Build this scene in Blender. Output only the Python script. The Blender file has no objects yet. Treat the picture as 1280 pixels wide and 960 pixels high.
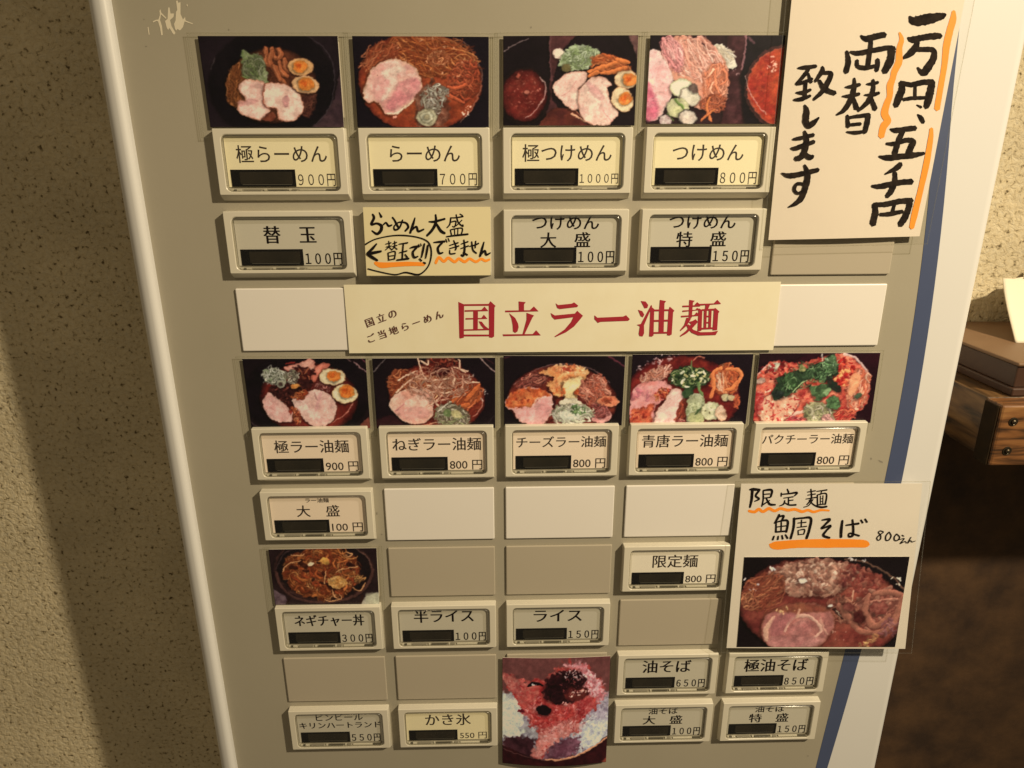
import bpy, bmesh, math, random
import numpy as np
from mathutils import Vector, Matrix

# ------------------------------------------------------------------ camera, world, lamp, exposure
SC = bpy.context.scene
U = 0.08            # metres per button pitch
Z0 = 1.40           # height of the top button row
F = 853.333         # focal length in photo pixels (24 mm on a 36 mm wide sensor)
R = np.array([[0.99976687, 0.00380021, -0.02125495],
              [-0.01018533, 0.95098898, -0.30905698],
              [0.01903874, 0.30920142, 0.95080598]])
CC = np.array([1.95552137, 0.78058781, -5.03821974])

def W(u, v, d):
    """panel units (columns, rows, depth behind the button faces) -> metres"""
    return Vector((u * U, d * U, Z0 - v * U))

def P(px, py, d=0.0):
    """point of the plane at depth d seen at a photo pixel, in panel units"""
    r = R.T @ np.array([(px - 640) / F, (py - 480) / F, 1.0])
    q = CC + (d - CC[2]) / r[2] * r
    return (float(q[0]), float(q[1]), d)

cam_data = bpy.data.cameras.new('camera')
cam_data.lens = 24; cam_data.sensor_width = 36
cam_data.clip_start = 0.01; cam_data.clip_end = 50
cam = bpy.data.objects.new('camera', cam_data)
SC.collection.objects.link(cam)
def cv(r): return Vector((r[0], r[2], -r[1]))
m = Matrix((cv(R[0]), -cv(R[1]), -cv(R[2]))).transposed().to_4x4()
m.translation = W(*CC)
cam.matrix_world = m
SC.camera = cam

world = bpy.data.worlds.new('World'); SC.world = world
world.use_nodes = True
bg = world.node_tree.nodes['Background']
bg.inputs['Color'].default_value = (1.0, 0.77, 0.46, 1)
bg.inputs['Strength'].default_value = 0.098

def lamp(name, pos, power, radius, col, aim=None, cone=85):
    l = bpy.data.lights.new(name, 'SPOT' if aim else 'POINT'); l.energy = power; l.shadow_soft_size = radius; l.color = col
    o = bpy.data.objects.new(name, l); SC.collection.objects.link(o); o.location = W(*pos)
    if aim:
        l.spot_size = math.radians(cone); l.spot_blend = 1.0
        o.rotation_euler = (W(*aim) - W(*pos)).to_track_quat('-Z', 'Y').to_euler()
    return o
lamp('ceiling_spot', (11.6, -6.6, -8.2), 59, 0.024, (1.0, 0.82, 0.548), (1.4, 5.6, 0.1), 72)
lamp('far_lamp', (-2.0, -12.0, -14.0), 5, 0.10, (1.0, 0.74, 0.42))

SC.view_settings.view_transform = 'Standard'
SC.view_settings.look = 'None'
SC.view_settings.exposure = 0.40
SC.view_settings.gamma = 1.0

# ------------------------------------------------------------------ helpers
def srgb(c):
    return tuple(((x / 255) / 12.92 if x / 255 <= 0.04045 else ((x / 255 + 0.055) / 1.055) ** 2.4) for x in c)

MATS = {}
def mat(name, col, rough=0.5, metal=0.0, noise=None, bump=None, spec=0.5, coat=0.0):
    """noise = (scale, second colour, contrast)   bump = (scale, strength, distance)"""
    if name in MATS: return MATS[name]
    mt = bpy.data.materials.new(name); mt.use_nodes = True
    nt = mt.node_tree; b = nt.nodes['Principled BSDF']
    b.inputs['Base Color'].default_value = (*col, 1)
    b.inputs['Roughness'].default_value = rough
    b.inputs['Metallic'].default_value = metal
    b.inputs['Specular IOR Level'].default_value = spec
    b.inputs['Coat Weight'].default_value = coat
    tc = nt.nodes.new('ShaderNodeTexCoord')
    if noise:
        n = nt.nodes.new('ShaderNodeTexNoise'); n.inputs['Scale'].default_value = noise[0]
        n.inputs['Detail'].default_value = 6; n.inputs['Roughness'].default_value = 0.6
        nt.links.new(tc.outputs['Object'], n.inputs['Vector'])
        cr = nt.nodes.new('ShaderNodeValToRGB')
        k = noise[2]
        cr.color_ramp.elements[0].position = 0.5 - k; cr.color_ramp.elements[1].position = 0.5 + k
        cr.color_ramp.elements[0].color = (*col, 1); cr.color_ramp.elements[1].color = (*noise[1], 1)
        nt.links.new(n.outputs['Fac'], cr.inputs['Fac'])
        nt.links.new(cr.outputs['Color'], b.inputs['Base Color'])
        mr = nt.nodes.new('ShaderNodeMapRange')
        mr.inputs['To Min'].default_value = max(rough - 0.08, 0.02); mr.inputs['To Max'].default_value = rough + 0.1
        nt.links.new(n.outputs['Fac'], mr.inputs['Value']); nt.links.new(mr.outputs['Result'], b.inputs['Roughness'])
    if bump:
        n2 = nt.nodes.new('ShaderNodeTexNoise'); n2.inputs['Scale'].default_value = bump[0]
        n2.inputs['Detail'].default_value = 4
        nt.links.new(tc.outputs['Object'], n2.inputs['Vector'])
        bp = nt.nodes.new('ShaderNodeBump'); bp.inputs['Strength'].default_value = bump[1]
        bp.inputs['Distance'].default_value = bump[2]
        nt.links.new(n2.outputs['Fac'], bp.inputs['Height']); nt.links.new(bp.outputs['Normal'], b.inputs['Normal'])
    MATS[name] = mt
    return mt

def clear_mat(name, tint, gloss=0.05, ior=1.45, haze=0.0):
    mt = bpy.data.materials.new(name); mt.use_nodes = True
    nt = mt.node_tree; nt.nodes.remove(nt.nodes['Principled BSDF'])
    out = nt.nodes['Material Output']
    tr = nt.nodes.new('ShaderNodeBsdfTransparent'); tr.inputs['Color'].default_value = (*tint, 1)
    gl = nt.nodes.new('ShaderNodeBsdfGlossy'); gl.inputs['Roughness'].default_value = gloss
    f0 = ((ior - 1) / (ior + 1)) ** 2
    lw = nt.nodes.new('ShaderNodeLayerWeight'); lw.inputs['Blend'].default_value = 0.5      # Schlick, the same from both sides
    pw = nt.nodes.new('ShaderNodeMath'); pw.operation = 'POWER'; pw.inputs[1].default_value = 5
    ma = nt.nodes.new('ShaderNodeMath'); ma.operation = 'MULTIPLY_ADD'; ma.inputs[1].default_value = 1 - f0; ma.inputs[2].default_value = f0
    mx = nt.nodes.new('ShaderNodeMixShader')
    nt.links.new(lw.outputs['Facing'], pw.inputs[0]); nt.links.new(pw.outputs[0], ma.inputs[0])
    nt.links.new(ma.outputs[0], mx.inputs['Fac'])
    nt.links.new(tr.outputs[0], mx.inputs[1]); nt.links.new(gl.outputs[0], mx.inputs[2])
    last = mx
    if haze:
        df = nt.nodes.new('ShaderNodeBsdfDiffuse'); df.inputs['Color'].default_value = (0.8, 0.8, 0.78, 1)
        m2 = nt.nodes.new('ShaderNodeMixShader'); m2.inputs['Fac'].default_value = haze
        nt.links.new(mx.outputs[0], m2.inputs[1]); nt.links.new(df.outputs[0], m2.inputs[2]); last = m2
    nt.links.new(last.outputs[0], out.inputs['Surface'])
    return mt

class Mesh:
    """collects polygons given in panel units; one Blender mesh object comes out"""
    def __init__(self): self.v = []; self.f = []; self.mi = []; self.mats = []
    def slot(self, mt):
        if mt not in self.mats: self.mats.append(mt)
        return self.mats.index(mt)
    def poly(self, pts, mt):
        k = len(self.v); self.v += [tuple(p) for p in pts]
        self.f.append(tuple(range(k, k + len(pts)))); self.mi.append(self.slot(mt))
    def faces(self, verts, faces, mt):
        k = len(self.v); self.v += [tuple(p) for p in verts]; s = self.slot(mt)
        for f in faces: self.f.append(tuple(i + k for i in f)); self.mi.append(s)
    def box(self, a, b, mt):
        (x0, y0, z0), (x1, y1, z1) = a, b
        v = [(x, y, z) for z in (z0, z1) for y in (y0, y1) for x in (x0, x1)]
        self.faces(v, [(0, 1, 3, 2), (4, 6, 7, 5), (0, 4, 5, 1), (2, 3, 7, 6), (0, 2, 6, 4), (1, 5, 7, 3)], mt)
    def slab(self, outline, d0, d1, mt):
        """outline (u, v) extruded from depth d0 (towards the viewer) to d1"""
        n = len(outline)
        v = [(a, b, d0) for a, b in outline] + [(a, b, d1) for a, b in outline]
        self.faces(v, [tuple(range(n)), tuple(range(2 * n - 1, n - 1, -1))] +
                   [(i, i + n, (i + 1) % n + n, (i + 1) % n) for i in range(n)], mt)
    def quad3(self, q, th, mt):
        """four 3D corners (u, v, d) with a thickness th away from the viewer"""
        v = [tuple(p) for p in q] + [(p[0], p[1], p[2] + th) for p in q]
        self.faces(v, [(0, 1, 2, 3), (7, 6, 5, 4)] + [(i, i + 4, (i + 1) % 4 + 4, (i + 1) % 4) for i in range(4)], mt)
    def build(self, name, parent=None, origin=(0, 0, 0), bevel=0.0, seg=2, smooth=False):
        o0 = W(*origin)
        me = bpy.data.meshes.new(name)
        me.from_pydata([tuple(W(*p) - o0) for p in self.v], [], self.f)
        for mt in self.mats: me.materials.append(mt)
        me.polygons.foreach_set('material_index', self.mi)
        me.validate()
        bm = bmesh.new(); bm.from_mesh(me)
        bmesh.ops.recalc_face_normals(bm, faces=bm.faces)
        if bevel:
            bmesh.ops.bevel(bm, geom=[e for e in bm.edges if len(e.link_faces) == 2 and e.calc_face_angle(0) > 0.6],
                            offset=bevel * U, segments=seg, affect='EDGES', profile=0.5)
        bm.to_mesh(me); bm.free()
        if smooth:
            for p in me.polygons: p.use_smooth = True
        o = bpy.data.objects.new(name, me); SC.collection.objects.link(o)
        if parent:
            bpy.context.view_layer.update(); o.parent = parent; o.location = o0 - parent.matrix_world.translation
        else: o.location = o0
        return o

def empty(name, pos):
    o = bpy.data.objects.new(name, None); SC.collection.objects.link(o)
    o.empty_display_size = 0.02; o.location = W(*pos); o.matrix_world.translation = W(*pos)
    return o

def tag(o, label=None, cat=None, group=None, kind=None):
    for k, x in (('label', label), ('category', cat), ('group', group), ('kind', kind)):
        if x: o[k] = x
    return o

def spline(p, closed=False, n=8):
    p = np.array(p, float)
    if len(p) < 3 and not closed:
        t = np.linspace(0, 1, n)[:, None]; return p[0] * (1 - t) + p[-1] * t
    N = len(p); out = []
    rng_ = range(N) if closed else range(N - 1)
    for i in rng_:
        if closed: a, b, c, d = p[(i - 1) % N], p[i], p[(i + 1) % N], p[(i + 2) % N]
        else: a, b, c, d = p[max(i - 1, 0)], p[i], p[i + 1], p[min(i + 2, N - 1)]
        for t in np.arange(n) / n:
            out.append(0.5 * (2 * b + (c - a) * t + (2 * a - 5 * b + 4 * c - d) * t * t + (3 * b - a - 3 * c + d) * t ** 3))
    if not closed: out.append(p[-1])
    return np.array(out)

def homog(src, dst):
    A = []
    for (x, y), (a, b) in zip(src, dst):
        A.append([x, y, 1, 0, 0, 0, -a * x, -a * y, -a]); A.append([0, 0, 0, x, y, 1, -b * x, -b * y, -b])
    return np.linalg.svd(np.array(A))[2][-1].reshape(3, 3)
def happly(H, p):
    p = np.asarray(p, float); q = np.c_[p, np.ones(len(p))] @ H.T
    return q[:, :2] / q[:, 2:]

class Sheet:
    """a flat sheet of paper through four corners; ink is laid on it a hair proud of the surface"""
    def __init__(self, px, depths, lift=0.0015, bow=0.0):
        self.bow = bow
        self.c = np.array([P(a, b, d) for (a, b), d in zip(px, depths)])
        self.H = homog(px, [(0, 0), (1, 0), (1, 1), (0, 1)]); self.lift = lift; self.k = 0
    def at(self, s, t, lift=0.0):
        c = self.c
        q = (c[0] * (1 - s) + c[1] * s) * (1 - t) + (c[3] * (1 - s) + c[2] * s) * t
        return (q[0], q[1], q[2] - lift - self.bow * math.sin(math.pi * s) * (0.4 + 0.6 * t))
    def px(self, pts):
        self.k += 1
        l = self.lift + self.k * 0.00006
        return [self.at(s, t, l) for s, t in happly(self.H, pts)]

RB = random.Random(5)
def brush(M, sheet, org, sc, pts, mt, rough=0.06, wk=1.0):
    """one brush stroke; pts = (x, y, width) in a magnified crop whose origin and scale are given"""
    q = spline(pts, n=7); xy = q[:, :2]; w = np.maximum(q[:, 2], 3) * wk
    t = np.gradient(xy, axis=0); t /= np.linalg.norm(t, axis=1)[:, None] + 1e-9
    nrm = np.c_[-t[:, 1], t[:, 0]]
    L, Rr = [], []
    for i in range(len(xy)):
        L.append(xy[i] + nrm[i] * w[i] * 0.5 * (1 + RB.uniform(-rough, rough)))
        Rr.append(xy[i] - nrm[i] * w[i] * 0.5 * (1 + RB.uniform(-rough, rough)))
    s0 = xy[0] - t[0] * w[0] * 0.35; s1 = xy[-1] + t[-1] * w[-1] * 0.35
    ring = [s0] + L + [s1] + Rr[::-1]
    p3 = sheet.px([(org[0] + x * sc, org[1] + y * sc) for x, y in ring])
    n = len(L); fs = [(0, 1, len(ring) - 1), (n, n + 1, n + 2)]
    for i in range(n - 1): fs.append((1 + i, 2 + i, len(ring) - 2 - i, len(ring) - 1 - i))
    M.faces(p3, fs, mt)

TXT = {}
def text_mesh(s):
    """glyph outlines of Blender's built-in font as (verts, faces), em = 1"""
    if s in TXT: return TXT[s]
    c = bpy.data.curves.new('lettering', 'FONT'); c.body = s; c.size = 1; c.resolution_u = 3
    o = bpy.data.objects.new('lettering', c); SC.collection.objects.link(o)
    me = bpy.data.meshes.new_from_object(o.evaluated_get(bpy.context.evaluated_depsgraph_get()))
    v = np.array([(a.co.x, a.co.y) for a in me.vertices]); f = [tuple(p.vertices) for p in me.polygons]
    bpy.data.objects.remove(o); bpy.data.curves.remove(c); bpy.data.meshes.remove(me)
    TXT[s] = (v, f)
    return TXT[s]

def letter(M, s, cx, cy, size, mt, d, sx=1.0, sy=1.0, clip_top=None, bold=0.0):
    """text centred at (cx, cy) in panel units lying at depth d"""
    v, f = text_mesh(s)
    x0, x1 = v[:, 0].min(), v[:, 0].max()
    offs = [0.0] if not bold else [-bold, bold]
    for k, o in enumerate(offs):
        x = cx + ((v[:, 0] - (x0 + x1) / 2) * sx + o) * size
        y = cy - (v[:, 1] - 0.38) * size * sy
        if clip_top is not None: y = np.maximum(y, clip_top)
        M.faces([(a, b, d - 0.0006 * k) for a, b in zip(x, y)], f, mt)

# ------------------------------------------------------------------ materials
PANEL = mat('grey_enamel', (0.36, 0.335, 0.265), 0.36, noise=(7, (0.392, 0.362, 0.292), 0.2), bump=(900, 0.05, 0.0005))
SHELL = mat('cream_shell_plastic', (0.71, 0.715, 0.72), 0.36, noise=(6, (0.68, 0.68, 0.68), 0.3))
BLUE = mat('blue_stripe_film', (0.060, 0.082, 0.170), 0.40, noise=(14, (0.068, 0.092, 0.185), 0.3))
HOUSE = mat('button_plastic', (0.70, 0.665, 0.57), 0.32, noise=(12, (0.665, 0.63, 0.53), 0.3))
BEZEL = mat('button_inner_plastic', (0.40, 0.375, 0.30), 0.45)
BLANKW = mat('white_blank_plastic', (0.83, 0.80, 0.77), 0.33, noise=(10, (0.80, 0.77, 0.73), 0.3))
BLANKG = mat('grey_blank_plastic', (0.46, 0.415, 0.335), 0.40, noise=(12, (0.44, 0.395, 0.315), 0.3))
CARD = {'yellow': mat('yellow_card', (0.90, 0.84, 0.60), 0.6), 'grey': mat('grey_card', (0.58, 0.56, 0.49), 0.55),
        'pink': mat('pink_card', (0.90, 0.78, 0.67), 0.6), 'white': mat('white_card', (0.85, 0.81, 0.72), 0.6)}
LCD = mat('display_glass', (0.006, 0.006, 0.007), 0.12)
LCDIN = mat('display_inner', (0.014, 0.0135, 0.012), 0.25, noise=(40, (0.032, 0.027, 0.02), 0.25))
LCDLINE = mat('display_rim', (0.10, 0.095, 0.08), 0.3)
INK = mat('black_ink', (0.009, 0.006, 0.006), 0.8, spec=0.12)
PRINT = mat('dark_print', (0.035, 0.024, 0.018), 0.6)
BRUSHINK = mat('brush_ink', (0.009, 0.006, 0.006), 0.8, noise=(260, (0.028, 0.02, 0.016), 0.12), spec=0.12)
RED = mat('crimson_print', (0.36, 0.012, 0.03), 0.6)
ORANGE = mat('orange_marker', (1.0, 0.30, 0.02), 0.6, noise=(60, (1.0, 0.35, 0.03), 0.3))
PAPER = mat('white_paper', (0.76, 0.685, 0.61), 0.7, noise=(25, (0.79, 0.715, 0.635), 0.3))
SPAPER = mat('special_paper', (0.76, 0.715, 0.66), 0.6, noise=(25, (0.79, 0.74, 0.685), 0.3))
BANNER = mat('fibre_paper', (0.83, 0.79, 0.62), 0.75, noise=(40, (0.79, 0.735, 0.55), 0.2))
NOTE = mat('yellow_note_paper', (0.74, 0.665, 0.42), 0.75, noise=(30, (0.78, 0.70, 0.45), 0.3))
CHIP = mat('bare_scratch', (0.74, 0.68, 0.54), 0.6)
SMUDGE = mat('grey_smudge', (0.24, 0.22, 0.18), 0.6)
FILM = clear_mat('laminate_film', (0.97, 0.97, 0.955), 0.10, 1.22)
FILMEDGE = clear_mat('laminate_edge', (0.92, 0.915, 0.88), 0.2, 1.4, 0.035)
CLEAR = clear_mat('clear_acrylic', (1.0, 1.0, 0.99), 0.06, 1.30)
CLEARRIM = clear_mat('clear_acrylic_rim', (0.86, 0.85, 0.80), 0.16, 1.75, 0.05)

# ------------------------------------------------------------------ wall, brown lower wall
D_WALL = 1.5
D_PANEL = 0.065
D_BLANK = 0.047
def wall_material():
    mt = mat('rough_plaster', (0.56, 0.47, 0.29), 0.85)
    nt = mt.node_tree; b = nt.nodes['Principled BSDF']
    b.inputs['Specular IOR Level'].default_value = 0.15
    tc = nt.nodes.new('ShaderNodeTexCoord')
    n1 = nt.nodes.new('ShaderNodeTexNoise'); n1.inputs['Scale'].default_value = 230; n1.inputs['Detail'].default_value = 5
    n1.inputs['Roughness'].default_value = 0.55; n1.inputs['Distortion'].default_value = 0.6
    n2 = nt.nodes.new('ShaderNodeTexNoise'); n2.inputs['Scale'].default_value = 420; n2.inputs['Detail'].default_value = 3
    nt.links.new(tc.outputs['Object'], n1.inputs['Vector']); nt.links.new(tc.outputs['Object'], n2.inputs['Vector'])
    # pits: only the low tail of the noise digs in
    r1 = nt.nodes.new('ShaderNodeMapRange'); r1.inputs['From Min'].default_value = 0.30; r1.inputs['From Max'].default_value = 0.58
    nt.links.new(n1.outputs['Fac'], r1.inputs['Value'])
    ad = nt.nodes.new('ShaderNodeMath'); ad.operation = 'MULTIPLY_ADD'; ad.inputs[1].default_value = 0.25
    nt.links.new(n2.outputs['Fac'], ad.inputs[0]); nt.links.new(r1.outputs['Result'], ad.inputs[2])
    bp = nt.nodes.new('ShaderNodeBump'); bp.inputs['Strength'].default_value = 0.65; bp.inputs['Distance'].default_value = 0.0011
    nt.links.new(ad.outputs[0], bp.inputs['Height']); nt.links.new(bp.outputs['Normal'], b.inputs['Normal'])
    # dark specks, scattered by a noise of their own
    n3 = nt.nodes.new('ShaderNodeTexNoise'); n3.inputs['Scale'].default_value = 270; n3.inputs['Detail'].default_value = 3
    nt.links.new(tc.outputs['Object'], n3.inputs['Vector'])
    cr = nt.nodes.new('ShaderNodeValToRGB')
    e = cr.color_ramp.elements
    e[0].position = 0.30; e[0].color = (0.13, 0.10, 0.055, 1); e[1].position = 0.415; e[1].color = (0.60, 0.515, 0.345, 1)
    x = e.new(0.60); x.color = (0.66, 0.585, 0.42, 1); x = e.new(0.70); x.color = (0.58, 0.52, 0.385, 1)
    nt.links.new(n3.outputs['Fac'], cr.inputs['Fac'])
    n4 = nt.nodes.new('ShaderNodeTexNoise'); n4.inputs['Scale'].default_value = 9; n4.inputs['Detail'].default_value = 5; n4.inputs['Roughness'].default_value = 0.65  # broad patches: wall dirt, with uneven lamplight also put into the colour
    nt.links.new(tc.outputs['Object'], n4.inputs['Vector'])
    st = nt.nodes.new('ShaderNodeMapRange'); st.inputs['From Min'].default_value = 0.3; st.inputs['From Max'].default_value = 0.7
    st.inputs['To Min'].default_value = 0.80; st.inputs['To Max'].default_value = 1.10
    nt.links.new(n4.outputs['Fac'], st.inputs['Value'])
    mu = nt.nodes.new('ShaderNodeVectorMath'); mu.operation = 'SCALE'
    nt.links.new(cr.outputs['Color'], mu.inputs[0]); nt.links.new(st.outputs['Result'], mu.inputs['Scale'])
    nt.links.new(mu.outputs['Vector'], b.inputs['Base Color'])
    return mt
M = Mesh(); M.slab([(-24, -14), (28, -14), (28, 18), (-24, 18)], D_WALL, D_WALL + 0.6, wall_material())
tag(M.build('plaster_wall', origin=(3, 14, D_WALL)), 'rough speckled beige plaster wall behind the ticket machine', 'wall', kind='structure')

# ------------------------------------------------------------------ the ticket machine
MACH = tag(empty('ticket_machine', (2.4, 9, 0.8)), 'cream and grey ramen ticket machine with rows of meal buttons', 'ticket machine')

# shell: rounded long box; left edge trim is its own moulding
EL, ER, TOPV, BOTV = -0.722, 5.625, -3.0, 9.0
def rounded(x0, x1, r0, r1, dfront, dback, n=6):
    """cross-section in (u, d): rounded front corners"""
    pts = [(x0, dback)]
    for i in range(n + 1):
        a = math.pi - i * math.pi / 2 / n
        pts.append((x0 + r0 + r0 * math.cos(a), dfront + r0 - r0 * math.sin(a)))
    for i in range(n + 1):
        a = math.pi / 2 - i * math.pi / 2 / n
        pts.append((x1 - r1 + r1 * math.cos(a), dfront + r1 - r1 * math.sin(a)))
    pts.append((x1, dback))
    return pts
def extrude_v(Mm, sec, v0, v1, mt):
    n = len(sec)
    v = [(a, v0, b) for a, b in sec] + [(a, v1, b) for a, b in sec]
    Mm.faces(v, [tuple(range(n)), tuple(range(2 * n - 1, n - 1, -1))] + [(i, i + n, (i + 1) % n + n, (i + 1) % n) for i in range(n)], mt)

def smooth_by_angle(o, ang=35):
    me = o.data
    for p in me.polygons: p.use_smooth = True
    bm = bmesh.new(); bm.from_mesh(me)
    for e in bm.edges:
        if len(e.link_faces) == 2: e.smooth = e.calc_face_angle(0) < math.radians(ang)
    bm.to_mesh(me); bm.free()

M = Mesh(); extrude_v(M, rounded(EL + 0.05, ER, 0.03, 0.085, D_PANEL + 0.004, D_WALL - 0.01, 8), TOPV, BOTV, SHELL)
body = M.build('body', MACH); smooth_by_angle(body)
M = Mesh(); extrude_v(M, rounded(EL, -0.566, 0.11, 0.045, -0.005, 0.30, 8), TOPV, BOTV, SHELL)
smooth_by_angle(M.build('edge_trim', MACH))

# stripe: a curved blue film along the right of the grey panel
STR = [(1155.8, 1174.8, 300), (1144.5, 1165.3, 380), (1132, 1153.3, 460), (1118, 1138.8, 540), (1107.2, 1127.5, 600),
       (1055, 1074.7, 815), (1040, 1059, 880), (1019.5, 1033.6, 960)]
sl = [P(a, y, D_PANEL) for a, b, y in STR]; sr = [P(b, y, D_PANEL) for a, b, y in STR]
vv = np.array([p[1] for p in sl]); ul = np.polyfit(vv, [p[0] for p in sl], 3)
vr = np.array([p[1] for p in sr]); ur = np.polyfit(vr, [p[0] for p in sr], 3)
def UL(v): return float(np.polyval(ul, min(max(v, 0.4), 6.6))) - (max(0.4 - v, 0) * 0.09) - max(v - 6.6, 0) * 0.09
def URt(v): return float(np.polyval(ur, min(max(v, 0.4), 6.6))) - (max(0.4 - v, 0) * 0.09) - max(v - 6.6, 0) * 0.09
vs = list(np.linspace(TOPV + 0.05, BOTV - 0.05, 60))
M = Mesh(); M.slab([(-0.57, vs[0])] + [(UL(v) + 0.004, v) for v in vs] + [(-0.57, vs[-1])], D_PANEL, D_PANEL + 0.0035, PANEL)
# paint chips near the top left and small smudges
rs = random.Random(3)
def blotch(pts_px, mt, lift, jit=0.0):
    q = [P(x, y, D_PANEL - lift) for x, y in pts_px]
    M.poly(q, mt)
s8 = 1 / 8
for k, pl in enumerate([
        [(690, 210), (715, 190), (722, 75), (735, 75), (745, 135), (780, 135), (775, 170), (740, 200), (755, 260), (795, 330), (780, 348), (765, 330), (735, 280), (720, 300), (705, 270)],
        [(795, 205), (800, 120), (812, 100), (800, 10), (815, 5), (822, 30), (845, 20), (845, 140), (870, 195), (890, 170), (896, 205), (970, 235), (966, 242), (885, 215), (870, 270), (840, 305), (815, 290), (805, 305), (790, 290), (780, 240)],
        [(565, 215), (600, 198), (625, 195), (638, 150), (634, 110), (645, 92), (652, 125), (705, 180), (700, 190), (650, 145), (640, 200), (660, 260), (668, 350), (652, 355), (640, 280), (620, 215), (600, 210), (575, 225)],
        [(516, 275), (524, 268), (530, 300), (536, 345), (528, 352), (520, 310)],
        [(905, 50), (912, 38), (918, 55), (912, 68)]]):
    blotch([(120 + x * s8, y * s8) for x, y in pl], CHIP, 0.0012 + 0.0002 * k)
for k, (x, y, w, h) in enumerate([(1101, 577, 3.5, 1.6), (1089, 573.5, 1, 1.6), (182.5, 58, 1.3, 0.7), (286, 37, 0.8, 1.4), (664, 34, 0.8, 2), (180, 24, 0.8, 0.6), (471, 642, 1, 2.2), (477, 668, 1.2, 1.0), (1010, 945, 1.2, .7)]):
    blotch([(x + w * math.cos(a) * rs.uniform(.6, 1.1), y + h * math.sin(a) * rs.uniform(.6, 1.1) + (w * .4 * math.cos(a) if w > 3 else 0)) for a in np.arange(9) * math.tau / 9], SMUDGE, 0.0012 + 0.0001 * k)
M.build('front_panel', MACH)
M = Mesh(); M.slab([(UL(v), v) for v in vs] + [(URt(v), v) for v in vs[::-1]], D_PANEL - 0.002, D_PANEL + 0.0032, BLUE)
M.build('stripe', MACH)

# blank plates -----------------------------------------------------
PV = 0.55403; BW = 0.905; BH = 0.482; FH = 0.4421
def plate_mesh(mt):
    Mm = Mesh()
    Mm.slab([(0, 0), (BW, 0), (BW, BH), (0, BH)], D_BLANK, D_PANEL, mt)
    return Mm
proto = {}
WHITE = [(c, 3) for c in range(5)] + [(1, 6), (2, 6), (3, 6)]
GREY = [(1, 7), (2, 7), (3, 8), (0, 9), (1, 9), (4, 2), (4, 1), (4, 6), (4, 7), (4, 8), (2, 9), (2, 10)] + [(c, 0) for c in range(4)] + [(c, 4) for c in range(5)] + [(0, 7)]
for lst, mt, key in ((WHITE, BLANKW, 'w'), (GREY, BLANKG, 'g')):
    for c, r in lst:
        if key not in proto:
            o = plate_mesh(mt).build('blank_plate', MACH, bevel=0.008, seg=2)
            proto[key] = o
        else:
            o = proto[key].copy(); SC.collection.objects.link(o); o.parent = MACH
        o.location = W(c + 0.0, r * PV + 0.006, 0) - MACH.matrix_world.translation
        if key == 'w': o['label'] = 'plain white blank plate in an unused button place'
        o['group'] = 'blank plates on the ticket machine'

# buttons ----------------------------------------------------------
def ring(x0, y0, x1, y1, r, n=5):
    out = []
    for cx, cy, a0 in ((x0 + r, y0 + r, math.pi), (x1 - r, y0 + r, 1.5 * math.pi), (x1 - r, y1 - r, 0), (x0 + r, y1 - r, 0.5 * math.pi)):
        for i in range(n):
            a = a0 + i * math.pi / 2 / (n - 1); out.append((cx + r * math.cos(a), cy + r * math.sin(a)))
    return out
OX0, OY0, OX1, OY1 = 0.054, 0.040, 0.850, 0.418     # opening
D_CARD = 0.030
def rings(Mm, rs_, mt, cap=None):
    n = len(rs_[0][0])
    v = [(x, y, d) for rg, d in rs_ for x, y in rg]
    fs = []
    for k in range(len(rs_) - 1):
        for i in range(n):
            j = (i + 1) % n
            fs.append((k * n + i, k * n + j, (k + 1) * n + j, (k + 1) * n + i))
    Mm.faces(v, fs, mt)
    if cap: Mm.poly([(x, y, rs_[-1][1]) for x, y in rs_[-1][0]], cap)
Mh = Mesh()
rings(Mh, [(ring(-0.004, -0.002, BW + 0.004, BH, 0.008), D_PANEL), (ring(0.0, 0.0, BW, FH, 0.006), 0.004),
           (ring(0.004, 0.004, BW - 0.004, FH - 0.004, 0.006), 0.0),
           (ring(OX0 - 0.006, OY0 - 0.006, OX1 + 0.006, OY1 + 0.004, 0.040), 0.0), (ring(OX0, OY0, OX1, OY1, 0.036), 0.005)], HOUSE)
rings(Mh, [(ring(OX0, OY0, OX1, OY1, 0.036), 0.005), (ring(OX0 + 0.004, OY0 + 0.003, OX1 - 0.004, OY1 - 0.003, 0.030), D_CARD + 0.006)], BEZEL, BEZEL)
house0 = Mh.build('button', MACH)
smooth_by_angle(house0, 25)
Mc = Mesh()   # clear cap with a moulded rim
r0 = ring(OX0 + 0.004, OY0 + 0.004, OX1 - 0.004, OY1 - 0.004, 0.034)
r1 = ring(OX0 + 0.010, OY0 + 0.010, OX1 - 0.010, OY1 - 0.010, 0.030)
r2 = ring(OX0 + 0.018, OY0 + 0.018, OX1 - 0.018, OY1 - 0.018, 0.026)
arc = [(r0, 0.012), (r0, 0.003)]
for i in range(1, 6):
    a = i * math.pi / 10; o_ = 0.004 + 0.011 * (1 - math.cos(a))
    arc.append((ring(OX0 + o_, OY0 + o_, OX1 - o_, OY1 - o_, 0.034 - 0.7 * (o_ - 0.004)), 0.003 - 0.009 * math.sin(a)))
rings(Mc, arc, CLEARRIM)
rings(Mc, [arc[-1], (r2, -0.0062)], CLEAR, CLEAR)
cover0 = Mc.build('clear_cover', house0); smooth_by_angle(cover0, 50)
GLINTM = mat('glint_bar_light', (0.58, 0.55, 0.45), 0.25); GLINTD = mat('glint_bar_dark', (0.10, 0.092, 0.07), 0.25); GLINTG = mat('glint_bar_grey', (0.27, 0.25, 0.20), 0.25)
Mr = Mesh()   # bars coloured light and dark to paint glints along the cap's lower wall
yb = OY1 - 0.005
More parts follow.
